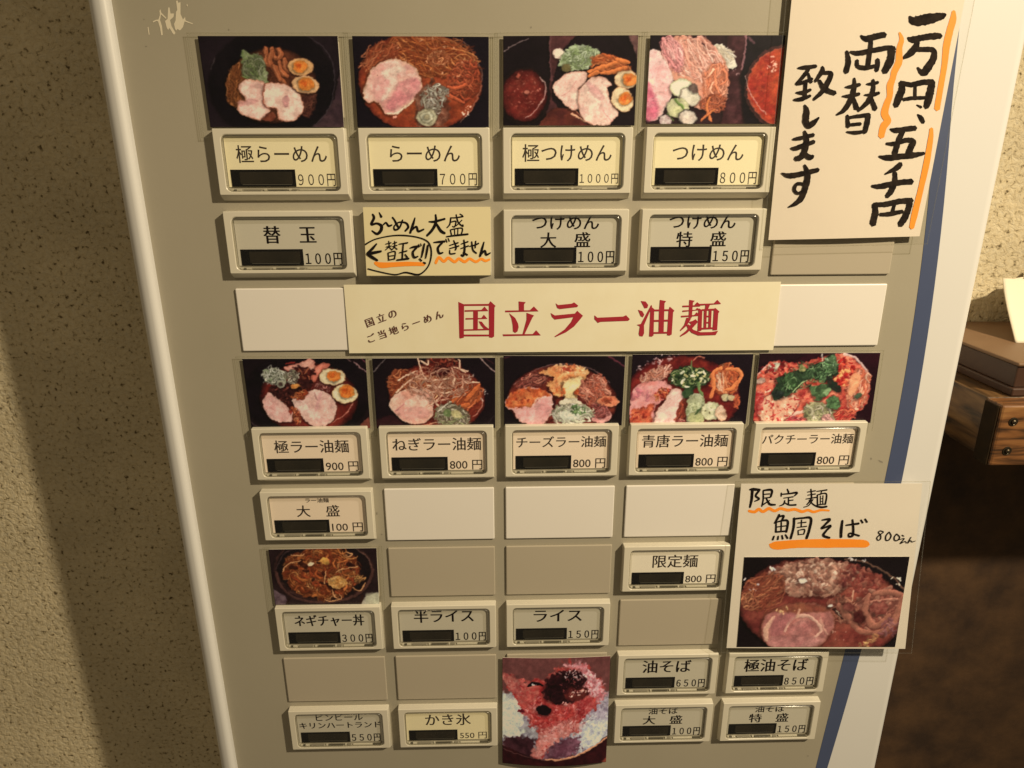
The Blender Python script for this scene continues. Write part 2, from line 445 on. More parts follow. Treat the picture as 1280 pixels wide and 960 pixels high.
for x0, x1, h, mt in ((0.075, 0.092, .026, GLINTM), (0.098, 0.112, .018, GLINTD), (0.118, 0.150, .024, GLINTM), (0.165, 0.29, .016, GLINTG), (0.31, 0.325, .026, GLINTM),
                      (0.335, 0.47, .015, GLINTD), (0.485, 0.50, .026, GLINTM), (0.505, 0.54, .018, GLINTG), (0.56, 0.74, .020, GLINTM), (0.745, 0.82, .020, GLINTD)):
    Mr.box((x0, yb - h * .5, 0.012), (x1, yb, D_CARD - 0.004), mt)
glint0 = Mr.build('glint_bars', house0)
LX0, LX1, LY0, LY1 = 0.084, 0.535, 0.270, 0.386
Ml = Mesh()
Ml.slab([(LX0, LY0), (LX1, LY0), (LX1, LY1), (LX0, LY1)], D_CARD - 0.0035, D_CARD + 0.004, LCD)
Ml.slab([(LX0 + .062, LY0 + .016), (LX1 - .022, LY0 + .016), (LX1 - .022, LY1 - .018), (LX0 + .062, LY1 - .018)], D_CARD - 0.0045, D_CARD - 0.003, LCDIN)
Ml.slab([(LX0 + .075, LY1 - .016), (LX1 - .03, LY1 - .016), (LX1 - .03, LY1 - .0125), (LX0 + .075, LY1 - .0125)], D_CARD - 0.0045, D_CARD - 0.003, LCDLINE)
lcd0 = Ml.build('display_window', house0)

ow, oh = OX1 - OX0, OY1 - OY0
def card(spec_card, lines, price, px, pw):
    """label card of one button; lines = (text, cx, cy, size, sx, sy, clipped, bold) as fractions of the window"""
    Mk = Mesh()
    Mk.slab([(OX0 + .008, OY0 + .006), (OX1 - .008, OY0 + .006), (OX1 - .008, OY1 - .030), (OX0 + .008, OY1 - .030)], D_CARD, D_CARD + 0.004, CARD[spec_card])
    ink = INK if spec_card == 'grey' else PRINT
    for t, cx, cy, size, sx, sy, clip, bold in lines:
        letter(Mk, t, OX0 + cx * ow, OY0 + (cy + .025) * oh, size, ink, D_CARD - 0.0012, sx, sy, OY0 + .0075 if clip else None, bold + .006)
    v, f = text_mesh(price)
    wd = v[:, 0].max() - v[:, 0].min()
    size = pw[1]; sx = pw[0] / (wd * size)
    letter(Mk, price, OX0 + px * ow, OY0 + 0.79 * oh, size, ink, D_CARD - 0.0012, sx, 1.0, None, 0.015 if spec_card == 'grey' else 0.005 if spec_card != 'yellow' else 0.0)
    return Mk
FWP = (0.262, 0.098)
def one(t, size=0.128, sx=1.0, cy=0.31, bold=0.0, cx=0.5): return [(t, cx, cy, size, sx, 1.0, False, bold)]
def two(a, b, cy1=0.12, s1=0.10, w1=1.0, cy2=0.42, s2=0.115, sx2=1.0, h1=1.0):
    return [(a, 0.5, cy1, s1, w1, h1, True, 0.008), (b, 0.5, cy2, s2, sx2, 0.95, False, 0.012)]
BT = [
 (0, 1, 'yellow', one('極らーめん', .128), '９００円', .79, FWP, 'button lettered for special ramen at 900 yen'),
 (1, 1, 'yellow', one('らーめん', .130), '７００円', .79, FWP, 'button lettered for ramen at 700 yen'),
 (2, 1, 'yellow', one('極つけめん', .128), '１０００円', .79, (.275, .080), 'button lettered for special dipping noodles at 1000 yen'),
 (3, 1, 'yellow', one('つけめん', .130), '８００円', .79, FWP, 'button lettered for dipping noodles at 800 yen'),
 (0, 2, 'grey', one('替　玉', .135, .95, .31, .018), '１００円', .79, (.265, .103), 'grey button for a noodle refill at 100 yen'),
 (1, 2, 'grey', one('大　盛', .135, .95, .31, .018), '１００円', .79, (.265, .103), 'button covered by the yellow handwritten note'),
 (2, 2, 'grey', two('つけめん', '大　盛', .10, .125, 1.0, .44, .125), '１００円', .79, (.265, .103), 'grey button for a large dipping noodles at 100 yen'),
 (3, 2, 'grey', two('つけめん', '特　盛', .10, .125, 1.0, .44, .125), '１５０円', .79, (.265, .103), 'grey button for an extra large dipping noodles at 150 yen'),
 (0, 5, 'pink', one('極ラー油麺', .120, 1.0, .31, .006), '900 円', .79, (.262, .098), 'button lettered for special chili oil noodles at 900 yen'),
 (1, 5, 'pink', one('ねぎラー油麺', .120, 1.0, .29, .006), '800 円', .79, (.262, .098), 'button lettered for leek chili oil noodles at 800 yen'),
 (2, 5, 'pink', one('チーズラー油麺', .105, 1.0, .27, .006), '800 円', .79, (.262, .098), 'button lettered for cheese chili oil noodles at 800 yen'),
 (3, 5, 'pink', one('青唐ラー油麺', .118, 1.0, .28, .006), '800 円', .79, (.262, .098), 'button lettered for green chili oil noodles at 800 yen'),
 (4, 5, 'pink', one('パクチーラー油麺', .094, 1.0, .27, .004), '800 円', .79, (.262, .096), 'button lettered for coriander chili oil noodles at 800 yen'),
 (0, 6, 'pink', [('ラー油麺', .5, .11, .050, 1.0, .9, False, .008), ('大　盛', .5, .37, .115, 1.05, 1.0, False, .006)], '100 円', .79, (.255, .096), 'pale pink button for a large serving at 100 yen'),
 (3, 7, 'white', one('限定麺', .135, 1.0, .30, .006), '800 円', .79, (.262, .096), 'white button for the limited noodles at 800 yen'),
 (0, 8, 'grey', one('ネギチャー丼', .125, .82, .27, .018), '３００円', .79, (.265, .103), 'grey button for the leek pork rice bowl at 300 yen'),
 (1, 8, 'grey', one('半ライス', .145, .93, .20, .014), '１００円', .79, (.265, .103), 'grey button for a half rice at 100 yen'),
 (2, 8, 'grey', one('ライス', .145, 1.05, .24, .014), '１５０円', .79, (.265, .103), 'grey button for rice at 150 yen'),
 (3, 9, 'grey', one('油そば', .150, 1.0, .27, .012), '６５０円', .79, (.258, .103), 'grey button for oil noodles at 650 yen'),
 (4, 9, 'grey', one('極油そば', .150, .98, .29, .012), '８５０円', .79, (.265, .103), 'grey button for special oil noodles at 850 yen'),
 (0, 10, 'grey', two('ビンビール', 'キリンハートランド', .135, .090, 1.0, .375, .085, 1.0), '５５０円', .79, (.265, .103), 'grey button for a bottled beer at 550 yen'),
 (1, 10, 'yellow', one('かき氷', .145, 1.0, .27, .006), '550 円', .79, (.25, .090), 'yellow button for shaved ice at 550 yen'),
 (3, 10, 'grey', two('油そば', '大　盛', .13, .085, 1.1, .41, .115, 1.1), '１００円', .79, (.258, .103), 'grey button for a large oil noodles at 100 yen'),
 (4, 10, 'grey', two('油そば', '特　盛', .13, .085, 1.1, .41, .115, 1.1), '１５０円', .79, (.258, .103), 'grey button for an extra large oil noodles at 150 yen'),
]
for i, (c, r, kind, lines, price, px_, pw, lab) in enumerate(BT):
    if i == 0: h = house0; subs = None
    else:
        h = house0.copy(); SC.collection.objects.link(h); h.parent = MACH
        for s in (cover0, glint0, lcd0):
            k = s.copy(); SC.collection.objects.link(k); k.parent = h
    h.location = W(c, r * PV, 0) - MACH.matrix_world.translation
    h['label'] = lab; h['group'] = 'meal buttons on the ticket machine'
    Mk = card(kind, lines, price, px_, pw)
    k = Mk.build('label_card'); k.parent = h; k.location = (0, 0, 0)
    o0 = W(0, 0, 0)
for o in SC.objects:
    if o.name.split('.')[0] in ('clear_cover', 'glint_bars', 'display_window', 'label_card'): o.location = (0, 0, 0)
# meshes above were built with their origin at panel (0, 0, 0) so that a copied button only needs a location

# ------------------------------------------------------------------ printed food photographs
PAPERW = mat('photo_paper', (0.78, 0.74, 0.66), 0.5)
GAIN = np.array([1.20, 1.48, 2.15])
def print_mat():
    mt = bpy.data.materials.new('food_print'); mt.use_nodes = True
    nt = mt.node_tree; b = nt.nodes['Principled BSDF']
    a = nt.nodes.new('ShaderNodeVertexColor'); a.layer_name = 'print'
    nt.links.new(a.outputs['Color'], b.inputs['Base Color'])
    b.inputs['Roughness'].default_value = 0.42; b.inputs['Specular IOR Level'].default_value = 0.25
    return mt
PRINTM = print_mat()

class Pic:
    """a small software painter: every printed dish is drawn stroke by stroke into the vertices of its sheet"""
    def __init__(self, org, sc, quad, w, h, seed):
        self.w, self.h = w, h
        self.org, self.sc = org, sc
        src = [((x - org[0]) / sc, (y - org[1]) / sc) for x, y in quad]
        self.H = homog(src, [(0, 0), (w - 1, 0), (w - 1, h - 1), (0, h - 1)])
        a = happly(self.H, [(src[0][0], src[0][1]), (src[0][0] + 100, src[0][1]), (src[0][0], src[0][1] + 100)])
        self.k = 0.5 * (np.linalg.norm(a[1] - a[0]) + np.linalg.norm(a[2] - a[0])) / 100     # canvas px per crop px
        self.r = np.random.RandomState(seed)
        self.img = np.zeros((h, w, 3)); self.yy, self.xx = np.mgrid[0:h, 0:w].astype(float)
    def noise(self, scale, octaves=3):
        """smooth noise in -1..1 with features of `scale` crop pixels"""
        out = np.zeros((self.h, self.w)); amp = 1.0; tot = 0
        s = max(scale * self.k, 1.2)
        for _ in range(octaves):
            gw, gh = int(self.w / s) + 4, int(self.h / s) + 4
            g = self.r.uniform(-1, 1, (gh, gw))
            x, y = self.xx / s + self.r.rand(), self.yy / s + self.r.rand()
            xi, yi = x.astype(int), y.astype(int); fx, fy = x - xi, y - yi
            fx = fx * fx * (3 - 2 * fx); fy = fy * fy * (3 - 2 * fy)
            v = (g[yi, xi] * (1 - fx) + g[yi, xi + 1] * fx) * (1 - fy) + (g[yi + 1, xi] * (1 - fx) + g[yi + 1, xi + 1] * fx) * fy
            out += v * amp; tot += amp; amp *= 0.55; s = max(s * 0.5, 1.0)
        return out / tot * 1.6
    def bg(self, col, col2=None, sc=120, amt=1.0):
        self.img[:] = col
        if col2 is not None:
            n = np.clip(self.noise(sc) * amt * .5 + .5, 0, 1)[..., None]
            self.img[:] = np.array(col) * (1 - n) + np.array(col2) * n
    def sdf(self, q):
        """signed distance to a polygon in canvas px (negative inside)"""
        px, py = self.xx, self.yy
        d = np.full(px.shape, 1e9); ins = np.zeros(px.shape, bool)
        n = len(q)
        for i in range(n):
            x0, y0 = q[i]; x1, y1 = q[(i + 1) % n]
            ex, ey = x1 - x0, y1 - y0; L = ex * ex + ey * ey + 1e-9
            t = np.clip(((px - x0) * ex + (py - y0) * ey) / L, 0, 1)
            d = np.minimum(d, (px - x0 - t * ex) ** 2 + (py - y0 - t * ey) ** 2)
            c = ((y0 > py) != (y1 > py))
            if abs(ey) > 1e-9: ins ^= c & (px < ex * (py - y0) / ey + x0)
        d = np.sqrt(d)
        return np.where(ins, -d, d)
    def B(self, pts, col, col2=None, sc=35, amt=0.8, edge=5, es=25, soft=7, rim=None, spl=True, alpha=1.0, halo=0.32, col3=None, sc3=14):
        """irregular blob; col2 mottles it, rim = (colour, width) follows the outline"""
        q = spline(pts, True, 5) if spl else np.array(pts, float)
        q = happly(self.H, q)
        d = self.sdf(q) + self.noise(es) * edge * self.k
        a = np.clip(0.5 - d / max(soft * self.k, 0.9), 0, 1) * alpha
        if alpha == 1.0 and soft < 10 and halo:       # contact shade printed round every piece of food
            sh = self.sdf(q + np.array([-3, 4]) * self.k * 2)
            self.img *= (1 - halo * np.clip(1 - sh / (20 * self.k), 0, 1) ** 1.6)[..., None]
        c = np.zeros_like(self.img) + np.array(col, float)
        if col2 is not None:
            n = np.clip(self.noise(sc) * amt + 0.4, 0, 1)[..., None]; c = c * (1 - n) + np.array(col2, float) * n
        if col3 is not None:
            n = np.clip(self.noise(sc3) * 1.3 - 0.3, 0, .8 if sc3 < 40 else .4)[..., None]; c = c * (1 - n) + np.array(col3, float) * n
        if rim:
            t = np.clip(1 + d / (rim[1] * self.k), 0, 1)[..., None] ** 1.5; c = c * (1 - t) + np.array(rim[0], float) * t
        c *= (1 + 0.035 * self.noise(8) + 0.09 * self.noise(55))[..., None]
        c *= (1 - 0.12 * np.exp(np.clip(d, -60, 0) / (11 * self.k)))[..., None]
        self.img = self.img * (1 - a[..., None]) + c * a[..., None]
        return d
    def E(self, cx, cy, rx, ry, rot, col, *a, **k):
        th = np.linspace(0, math.tau, 28)[:-1]; r = math.radians(rot)
        x, y = rx * np.cos(th), ry * np.sin(th)
        return self.B(np.c_[cx + x * math.cos(r) - y * math.sin(r), cy + x * math.sin(r) + y * math.cos(r)], col, *a, spl=False, **k)
    def L(self, pts, w, col, alpha=1.0, taper=0.0, under=None, n=6):
        """a drawn strand of width w (crop px)"""
        q = happly(self.H, spline(pts, False, n) if len(pts) > 2 else np.array(pts, float))
        wc = max(w * self.k * 0.5, 0.45)
        x0, y0 = np.floor(q.min(0) - wc - 3).astype(int); x1, y1 = np.ceil(q.max(0) + wc + 3).astype(int)
        x0, y0 = max(x0, 0), max(y0, 0); x1, y1 = min(x1, self.w), min(y1, self.h)
        if x1 <= x0 or y1 <= y0: return
        X, Y = self.xx[y0:y1, x0:x1], self.yy[y0:y1, x0:x1]
        best = np.full(X.shape, 1e9); side = np.zeros(X.shape)
        N = len(q) - 1
        for i in range(N):
            ax, ay = q[i]; ex, ey = q[i + 1] - q[i]; l = ex * ex + ey * ey + 1e-9
            t = np.clip(((X - ax) * ex + (Y - ay) * ey) / l, 0, 1)
            u = (i + t) / N
            ww = wc * (1 - taper * np.abs(2 * u - 1) ** 2)
            dx, dy = X - ax - t * ex, Y - ay - t * ey
            d = np.sqrt(dx * dx + dy * dy) - ww
            s = (dy - dx * .4) / (ww + 1e-6)
            m_ = d < best; best = np.where(m_, d, best); side = np.where(m_, s, side)
        sub = self.img[y0:y1, x0:x1]
        if under is not None:
            a = (np.clip(0.5 - (best - 0.9) / 1.6, 0, 1) * 0.5 * alpha)[..., None]; sub = sub * (1 - a) + np.array(under, float) * a
        a = (np.clip(0.5 - best, 0, 1) * alpha)[..., None]
        shade = (1 - 0.22 * np.clip(side, -1, 1))[..., None]
        self.img[y0:y1, x0:x1] = sub * (1 - a) + np.array(col, float) * shade * a
    def S(self, reg, n, length, w, ang, dang, cols, curl=0.5, under=None, alpha=1.0, taper=0.3):
        """n strands scattered through an ellipse reg = (cx, cy, rx, ry, rot)"""
        cx, cy, rx, ry, rot = reg; r0 = math.radians(rot)
        w *= 0.72; N = int(n * 1.9)
        for i_ in range(N):
            t = self.r.uniform(0, math.tau); rad = math.sqrt(self.r.rand())
            x, y = rx * rad * math.cos(t), ry * rad * math.sin(t)
            x, y = cx + x * math.cos(r0) - y * math.sin(r0), cy + x * math.sin(r0) + y * math.cos(r0)
            a = math.radians(ang + self.r.uniform(-dang, dang)); cu = self.r.uniform(-curl, curl)
            L = length * self.r.uniform(.5, 1.2); pts = []; limit = self.r.uniform(.82, 1.16)
            for k in np.linspace(-.5, .5, 5):
                aa = a + cu * k * 2.2
                qx, qy = x + math.cos(aa) * L * k - cx, y + math.sin(aa) * L * k - cy
                ax, ay = qx * math.cos(r0) + qy * math.sin(r0), -qx * math.sin(r0) + qy * math.cos(r0)
                rr = math.hypot(ax / rx, ay / ry)      # stay inside the heap
                lim = limit * (1 + 0.10 * math.sin(3 * math.atan2(ay, ax) + cx) + 0.05 * math.sin(7 * math.atan2(ay, ax) + cy))
                if rr > lim: ax, ay = ax * lim / rr, ay * lim / rr
                pts.append((cx + ax * math.cos(r0) - ay * math.sin(r0), cy + ax * math.sin(r0) + ay * math.cos(r0)))
            c = np.array(cols[self.r.randint(len(cols))], float) * self.r.uniform(.62, .95) if i_ < N * .5 else np.array(cols[self.r.randint(len(cols))], float) * self.r.uniform(.85, 1.12)
            self.L(pts, w * self.r.uniform(.6, 1.3), c, alpha * self.r.uniform(.55, 1), taper, under, 3)
    def K(self, reg, n, size, cols, alpha=1.0):
        """small specks"""
        cx, cy, rx, ry, rot = reg; r0 = math.radians(rot)
        for _ in range(n):
            t = self.r.uniform(0, math.tau); rad = math.sqrt(self.r.rand())
            x, y = rx * rad * math.cos(t), ry * rad * math.sin(t)
            x, y = cx + x * math.cos(r0) - y * math.sin(r0), cy + x * math.sin(r0) + y * math.cos(r0)
            s = size * self.r.uniform(.4, 1.2); a = self.r.uniform(0, math.tau)
            c = np.array(cols[self.r.randint(len(cols))], float) * self.r.uniform(.85, 1.15)
            self.L([(x - math.cos(a) * s * .6, y - math.sin(a) * s * .6), (x + math.cos(a) * s * .6, y + math.sin(a) * s * .6)], s, c, alpha)
    def egg(self, cx, cy, rx, ry, rot, yx, yy, yr, white, yolk, rim=(186, 116, 70)):
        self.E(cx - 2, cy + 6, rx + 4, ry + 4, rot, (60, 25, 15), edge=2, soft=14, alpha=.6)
        self.E(cx, cy, rx, ry, rot, white, tuple(int(c * .92) for c in white), edge=2, halo=0.2, rim=(rim, 11))
        self.E(yx, yy, yr, yr * .82, rot, yolk, (235, 140, 50), sc=25, amt=.5, edge=3, rim=((225, 125, 40), 22))
        self.E(yx - yr * .25, yy - yr * .1, yr * .45, yr * .35, rot, (212, 62, 12), (230, 100, 25), sc=14, edge=6, soft=14, alpha=.7)
    def build(self, name, quad3, photo_th=0.004, parent=None, bulge=0.0):
        """sheet through four 3D corners (panel units) carrying the picture in its vertices"""
        c = np.array(quad3); w, h = self.w, self.h
        s, t = np.meshgrid(np.linspace(0, 1, w), np.linspace(0, 1, h))
        s, t = s[..., None], t[..., None]
        q = (c[0] * (1 - s) + c[1] * s) * (1 - t) + (c[3] * (1 - s) + c[2] * s) * t
        if bulge: q[..., 2] -= (bulge * np.sin(np.pi * s[..., 0]) * (0.35 + .65 * t[..., 0]))
        q = q.reshape(-1, 3)
        o0 = np.array([np.mean(q[:, 0]), q[:, 1].max(), np.mean(q[:, 2])])
        oW = W(*o0)
        co = np.c_[(q[:, 0] - o0[0]) * U, (q[:, 2] - o0[2]) * U, -(q[:, 1] - o0[1]) * U]
        me = bpy.data.meshes.new(name)
        idx = np.arange(w * h).reshape(h, w)
        fa = np.stack([idx[:-1, :-1], idx[:-1, 1:], idx[1:, 1:], idx[1:, :-1]], -1).reshape(-1, 4)[:, ::-1]
        # backing: a second sheet and an edge strip make the print a thin solid
        bk = co + np.array([0, photo_th * U, 0]); n0 = len(co)
        per = np.r_[idx[0, :], idx[1:, -1], idx[-1, -2::-1], idx[-2:0:-1, 0]]
        nx = np.roll(per, -1)
        edge = np.stack([per, nx, nx + n0, per + n0], -1)
        back = fa[:, ::-1] + n0
        if bulge == 0:      # a flat back needs one face only
            faces = np.r_[fa, edge]; co2 = np.r_[co, bk]
            back = np.array([[idx[0, 0], idx[0, -1], idx[-1, -1], idx[-1, 0]]]) + n0
        co2 = np.r_[co, bk]; faces = np.r_[fa, edge, back]
        me.vertices.add(len(co2)); me.vertices.foreach_set('co', co2.astype(np.float32).ravel())
        me.loops.add(faces.size); me.loops.foreach_set('vertex_index', faces.astype(np.int32).ravel())
        me.polygons.add(len(faces)); me.polygons.foreach_set('loop_start', (np.arange(len(faces)) * 4).astype(np.int32))
        mi = np.zeros(len(faces), np.int32); mi[len(fa):] = 1
        me.materials.append(PRINTM); me.materials.append(PAPERW)
        me.polygons.foreach_set('material_index', mi)
        me.update(calc_edges=True)
        # slightly wandering outlines: nothing in a bowl of food has a drawn edge
        wx = np.clip(self.xx + (self.noise(38, 2) * 5.0 + self.noise(12, 1) * 2.2) * self.k, 0, w - 1.001)
        wy = np.clip(self.yy + (self.noise(38, 2) * 5.0 + self.noise(12, 1) * 2.2) * self.k, 0, h - 1.001)
        xi, yi = wx.astype(int), wy.astype(int); fx, fy = (wx - xi)[..., None], (wy - yi)[..., None]
        im = (self.img[yi, xi] * (1 - fx) + self.img[yi, xi + 1] * fx) * (1 - fy) + (self.img[yi + 1, xi] * (1 - fx) + self.img[yi + 1, xi + 1] * fx) * fy
        g = np.array([0.24, 0.52, 0.24]) if w > 300 else np.array([0.17, 0.66, 0.17])      # print dots run together a little
        for ax in (0, 1):
            pad = np.pad(im, [(1, 1) if a == ax else (0, 0) for a in range(3)], mode='edge')
            im = sum(g[k] * np.take(pad, range(k, k + im.shape[ax]), axis=ax) for k in range(3))
        im = im * (1 + 0.08 * self.noise(26) + 0.025 * self.noise(6, 1))[..., None]
        lum = im @ np.array([0.3, 0.55, 0.15]); im = lum[..., None] + (im - lum[..., None]) * 0.88
        im = im * (0.74 + 0.30 * np.clip(lum / 150, 0, 1))[..., None]
        x = np.clip(im, 2, 255) / 255.0
        lin = np.where(x <= 0.04045, x / 12.92, ((x + 0.055) / 1.055) ** 2.4) * GAIN
        lin = np.clip(lin, 0.004, 0.92).reshape(-1, 3)
        col = np.ones((len(co2), 4), np.float32) * 0.7; col[:n0, :3] = lin; col[:, 3] = 1
        at = me.color_attributes.new('print', 'FLOAT_COLOR', 'POINT'); at.data.foreach_set('color', col.ravel())
        o = bpy.data.objects.new(name, me); SC.collection.objects.link(o)
        if parent:
            bpy.context.view_layer.update(); o.parent = parent; o.location = oW - parent.matrix_world.translation
        else: o.location = oW
        return o

PW = 250
def newpic(org, sc, quad, seed, w=PW):
    q = np.array(quad); ar = np.linalg.norm(q[3] - q[0]) / np.linalg.norm(q[1] - q[0])
    return Pic(org, sc, quad, w, int(w * ar * 1.12), seed)

def film(quad3, parent, mu=0.06, mb=0.07, mt_=0.02, notch=True, lift=0.003, mr=None):
    """clear pouch larger than the print, with a welded rim"""
    c = np.array(quad3)
    ux = c[1] - c[0]; ux /= np.linalg.norm(ux[:2]); uy = c[3] - c[0]; uy /= np.linalg.norm(uy[:2])
    o = np.array([0, 0, -lift])
    mr = mu if mr is None else mr
    a = c[0] - ux * mu - uy * mt_ + o; b = c[1] + ux * mr - uy * mt_ + o
    e = c[2] + ux * mr + uy * mb + o; f = c[3] - ux * mu + uy * mb + o
    Mf = Mesh(); th = 0.0022
    if notch:   # the pouch is cut out round the button housing below it
        g = c[2] + ux * 0.022 + uy * mb + o; h = c[2] + ux * 0.022 + uy * 0.006 + o
        i_ = c[3] - ux * 0.022 + uy * 0.006 + o; j = c[3] - ux * 0.022 + uy * mb + o
        out = [a, b, e, g, h, i_, j, f]
    else: out = [a, b, e, f]
    Mf.poly(out, FILM)
    # rim lines
    def strip(p, q, wd):
        p, q = np.array(p), np.array(q); t = q - p; t /= np.linalg.norm(t); nn = np.array([-t[1], t[0], 0]) * wd
        z = np.array([0, 0, -0.0012])
        Mf.quad3([p + z, q + z, q + nn + z, p + nn + z], th, FILMEDGE)
    for p, q in ((a, b), (b, e), (f, a)) + (((e, g), (j, f)) if notch else ((e, f),)): strip(p, q, 0.0055)
    for s_ in ((1, -1) if notch and mr > .04 else (1,) if notch else ()):
        base = (a, f) if s_ == 1 else (b, e)
        p, q = base[0] + ux * 0.018 * s_, base[1] + ux * 0.018 * s_
        strip(p, q, 0.003)
    return Mf.build('laminate_film', parent, origin=tuple(c.mean(0)))
C6 = 200 / 1280; C7 = 180 / 1280
DARK = (22, 13, 20)
PINK = (226, 168, 142); PINK2 = (206, 132, 118)
D_PH = 0.0415

def photo(quad, pic, label, group='laminated dish photos on the ticket machine', mu=0.06, d=D_PH, notch=True):
    if quad[0][1] > 400: mu = min(mu, 0.048)
    q3 = [P(x, y, d) for x, y in quad]
    o = pic.build('menu_photo', q3)
    tag(o, label, 'menu photo', group)
    film(q3, o, mu, notch=notch, mr=0.024 if quad[0][0] > 945 else None)
    return o

# -- special ramen, two eggs
q = [(247, 45), (422, 45), (430, 159), (263, 159)]
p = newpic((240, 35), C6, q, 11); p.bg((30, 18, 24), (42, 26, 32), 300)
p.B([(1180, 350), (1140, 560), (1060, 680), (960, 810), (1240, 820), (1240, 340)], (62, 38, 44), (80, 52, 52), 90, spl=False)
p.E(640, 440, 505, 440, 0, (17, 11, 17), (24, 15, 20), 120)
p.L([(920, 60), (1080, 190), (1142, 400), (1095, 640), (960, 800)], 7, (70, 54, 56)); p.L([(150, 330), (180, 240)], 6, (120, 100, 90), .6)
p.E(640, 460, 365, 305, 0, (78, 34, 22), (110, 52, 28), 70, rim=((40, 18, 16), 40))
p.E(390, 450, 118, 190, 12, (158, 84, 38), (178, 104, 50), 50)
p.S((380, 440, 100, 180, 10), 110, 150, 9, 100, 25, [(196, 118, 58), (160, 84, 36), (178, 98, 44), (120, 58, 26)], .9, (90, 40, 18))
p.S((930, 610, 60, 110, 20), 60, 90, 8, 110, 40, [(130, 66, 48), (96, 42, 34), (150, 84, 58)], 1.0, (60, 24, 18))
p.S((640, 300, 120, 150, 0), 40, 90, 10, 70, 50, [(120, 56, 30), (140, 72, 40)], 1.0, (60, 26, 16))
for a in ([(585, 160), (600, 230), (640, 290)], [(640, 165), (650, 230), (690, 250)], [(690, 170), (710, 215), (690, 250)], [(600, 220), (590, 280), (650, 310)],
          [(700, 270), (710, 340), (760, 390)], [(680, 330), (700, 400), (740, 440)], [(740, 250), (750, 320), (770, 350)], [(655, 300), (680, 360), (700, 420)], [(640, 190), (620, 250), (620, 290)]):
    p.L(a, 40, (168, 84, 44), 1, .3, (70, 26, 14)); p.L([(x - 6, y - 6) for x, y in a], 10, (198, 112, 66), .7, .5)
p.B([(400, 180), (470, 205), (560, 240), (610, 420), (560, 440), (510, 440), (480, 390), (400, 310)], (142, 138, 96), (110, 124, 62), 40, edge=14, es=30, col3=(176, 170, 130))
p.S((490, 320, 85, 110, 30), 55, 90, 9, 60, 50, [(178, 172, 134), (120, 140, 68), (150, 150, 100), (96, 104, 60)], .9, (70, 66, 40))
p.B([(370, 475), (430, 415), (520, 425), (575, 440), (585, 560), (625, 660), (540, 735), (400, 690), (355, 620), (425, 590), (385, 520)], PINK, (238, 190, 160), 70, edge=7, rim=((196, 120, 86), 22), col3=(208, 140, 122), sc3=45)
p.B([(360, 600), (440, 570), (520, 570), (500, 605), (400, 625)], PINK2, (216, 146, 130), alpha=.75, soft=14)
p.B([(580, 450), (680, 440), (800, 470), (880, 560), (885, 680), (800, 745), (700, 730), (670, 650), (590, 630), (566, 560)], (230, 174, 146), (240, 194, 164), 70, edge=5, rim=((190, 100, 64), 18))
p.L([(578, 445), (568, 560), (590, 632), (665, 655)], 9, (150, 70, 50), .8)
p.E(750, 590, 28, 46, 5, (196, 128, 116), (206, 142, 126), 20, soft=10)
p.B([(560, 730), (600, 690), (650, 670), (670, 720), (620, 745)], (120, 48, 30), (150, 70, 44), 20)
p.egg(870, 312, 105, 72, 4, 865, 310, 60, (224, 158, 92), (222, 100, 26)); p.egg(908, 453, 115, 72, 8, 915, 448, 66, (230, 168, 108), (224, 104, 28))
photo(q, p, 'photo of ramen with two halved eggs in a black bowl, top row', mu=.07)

# -- ramen, one slice and leek rings
q = [(440, 45), (611, 46), (611, 159), (447, 159)]
p = newpic((430, 35), C6, q, 12); p.bg((20, 12, 22), (30, 18, 28), 300)
p.E(610, 430, 495, 405, 4, (150, 52, 26), (176, 72, 34), 90, rim=((110, 34, 22), 40), col3=(126, 36, 22), sc3=40)
p.L([(880, 80), (1000, 150), (1090, 320), (1100, 450), (1040, 620), (930, 760)], 10, (200, 120, 84), .55)
p.S((700, 220, 360, 170, 12), 210, 240, 13, 22, 22, [(204, 108, 46), (176, 80, 34), (220, 130, 66), (150, 60, 28)], .7, (104, 34, 16))
p.S((300, 230, 160, 120, -30), 60, 170, 11, -40, 25, [(190, 90, 46), (168, 70, 36), (210, 120, 70)], .8, (110, 34, 18))
p.S((960, 430, 130, 170, 10), 60, 130, 22, 20, 60, [(190, 78, 40), (168, 62, 34), (206, 96, 52)], .8, (84, 24, 16))
p.S((760, 240, 90, 70, 0), 30, 70, 9, 0, 90, [(220, 140, 84), (196, 106, 60)], 2.2, (120, 44, 20))
for a in ([(830, 470), (900, 480), (980, 455)], [(820, 520), (880, 560), (960, 600)]): p.L(a, 34, (200, 84, 44), 1, .4, (80, 20, 14))
p.B([(150, 540), (180, 420), (230, 320), (350, 250), (460, 260), (580, 330), (625, 440), (610, 530), (540, 590), (420, 690), (340, 690), (290, 620), (250, 590), (200, 600)], (226, 168, 140), (216, 140, 122), 110, amt=1.0, edge=6, rim=((214, 158, 116), 20), col3=(240, 202, 172), sc3=60)
p.B([(240, 420), (300, 380), (400, 380), (430, 430), (340, 520), (280, 590), (240, 540)], (212, 132, 120), (226, 156, 136), 50, soft=26, alpha=.8)
p.B([(440, 440), (560, 400), (615, 450), (590, 540), (480, 610), (380, 660), (330, 620), (390, 530)], (204, 112, 108), (222, 140, 126), 60, soft=22, alpha=.85)
p.B([(300, 360), (420, 300), (500, 330), (430, 370), (420, 450), (320, 580), (300, 560), (370, 440)], (238, 204, 172), (230, 186, 156), 50, soft=20, alpha=.8)
p.L([(350, 685), (440, 670), (560, 580)], 14, (236, 204, 164), .9, .4); p.K((270, 380, 4, 4, 0), 2, 9, [(90, 40, 24)])
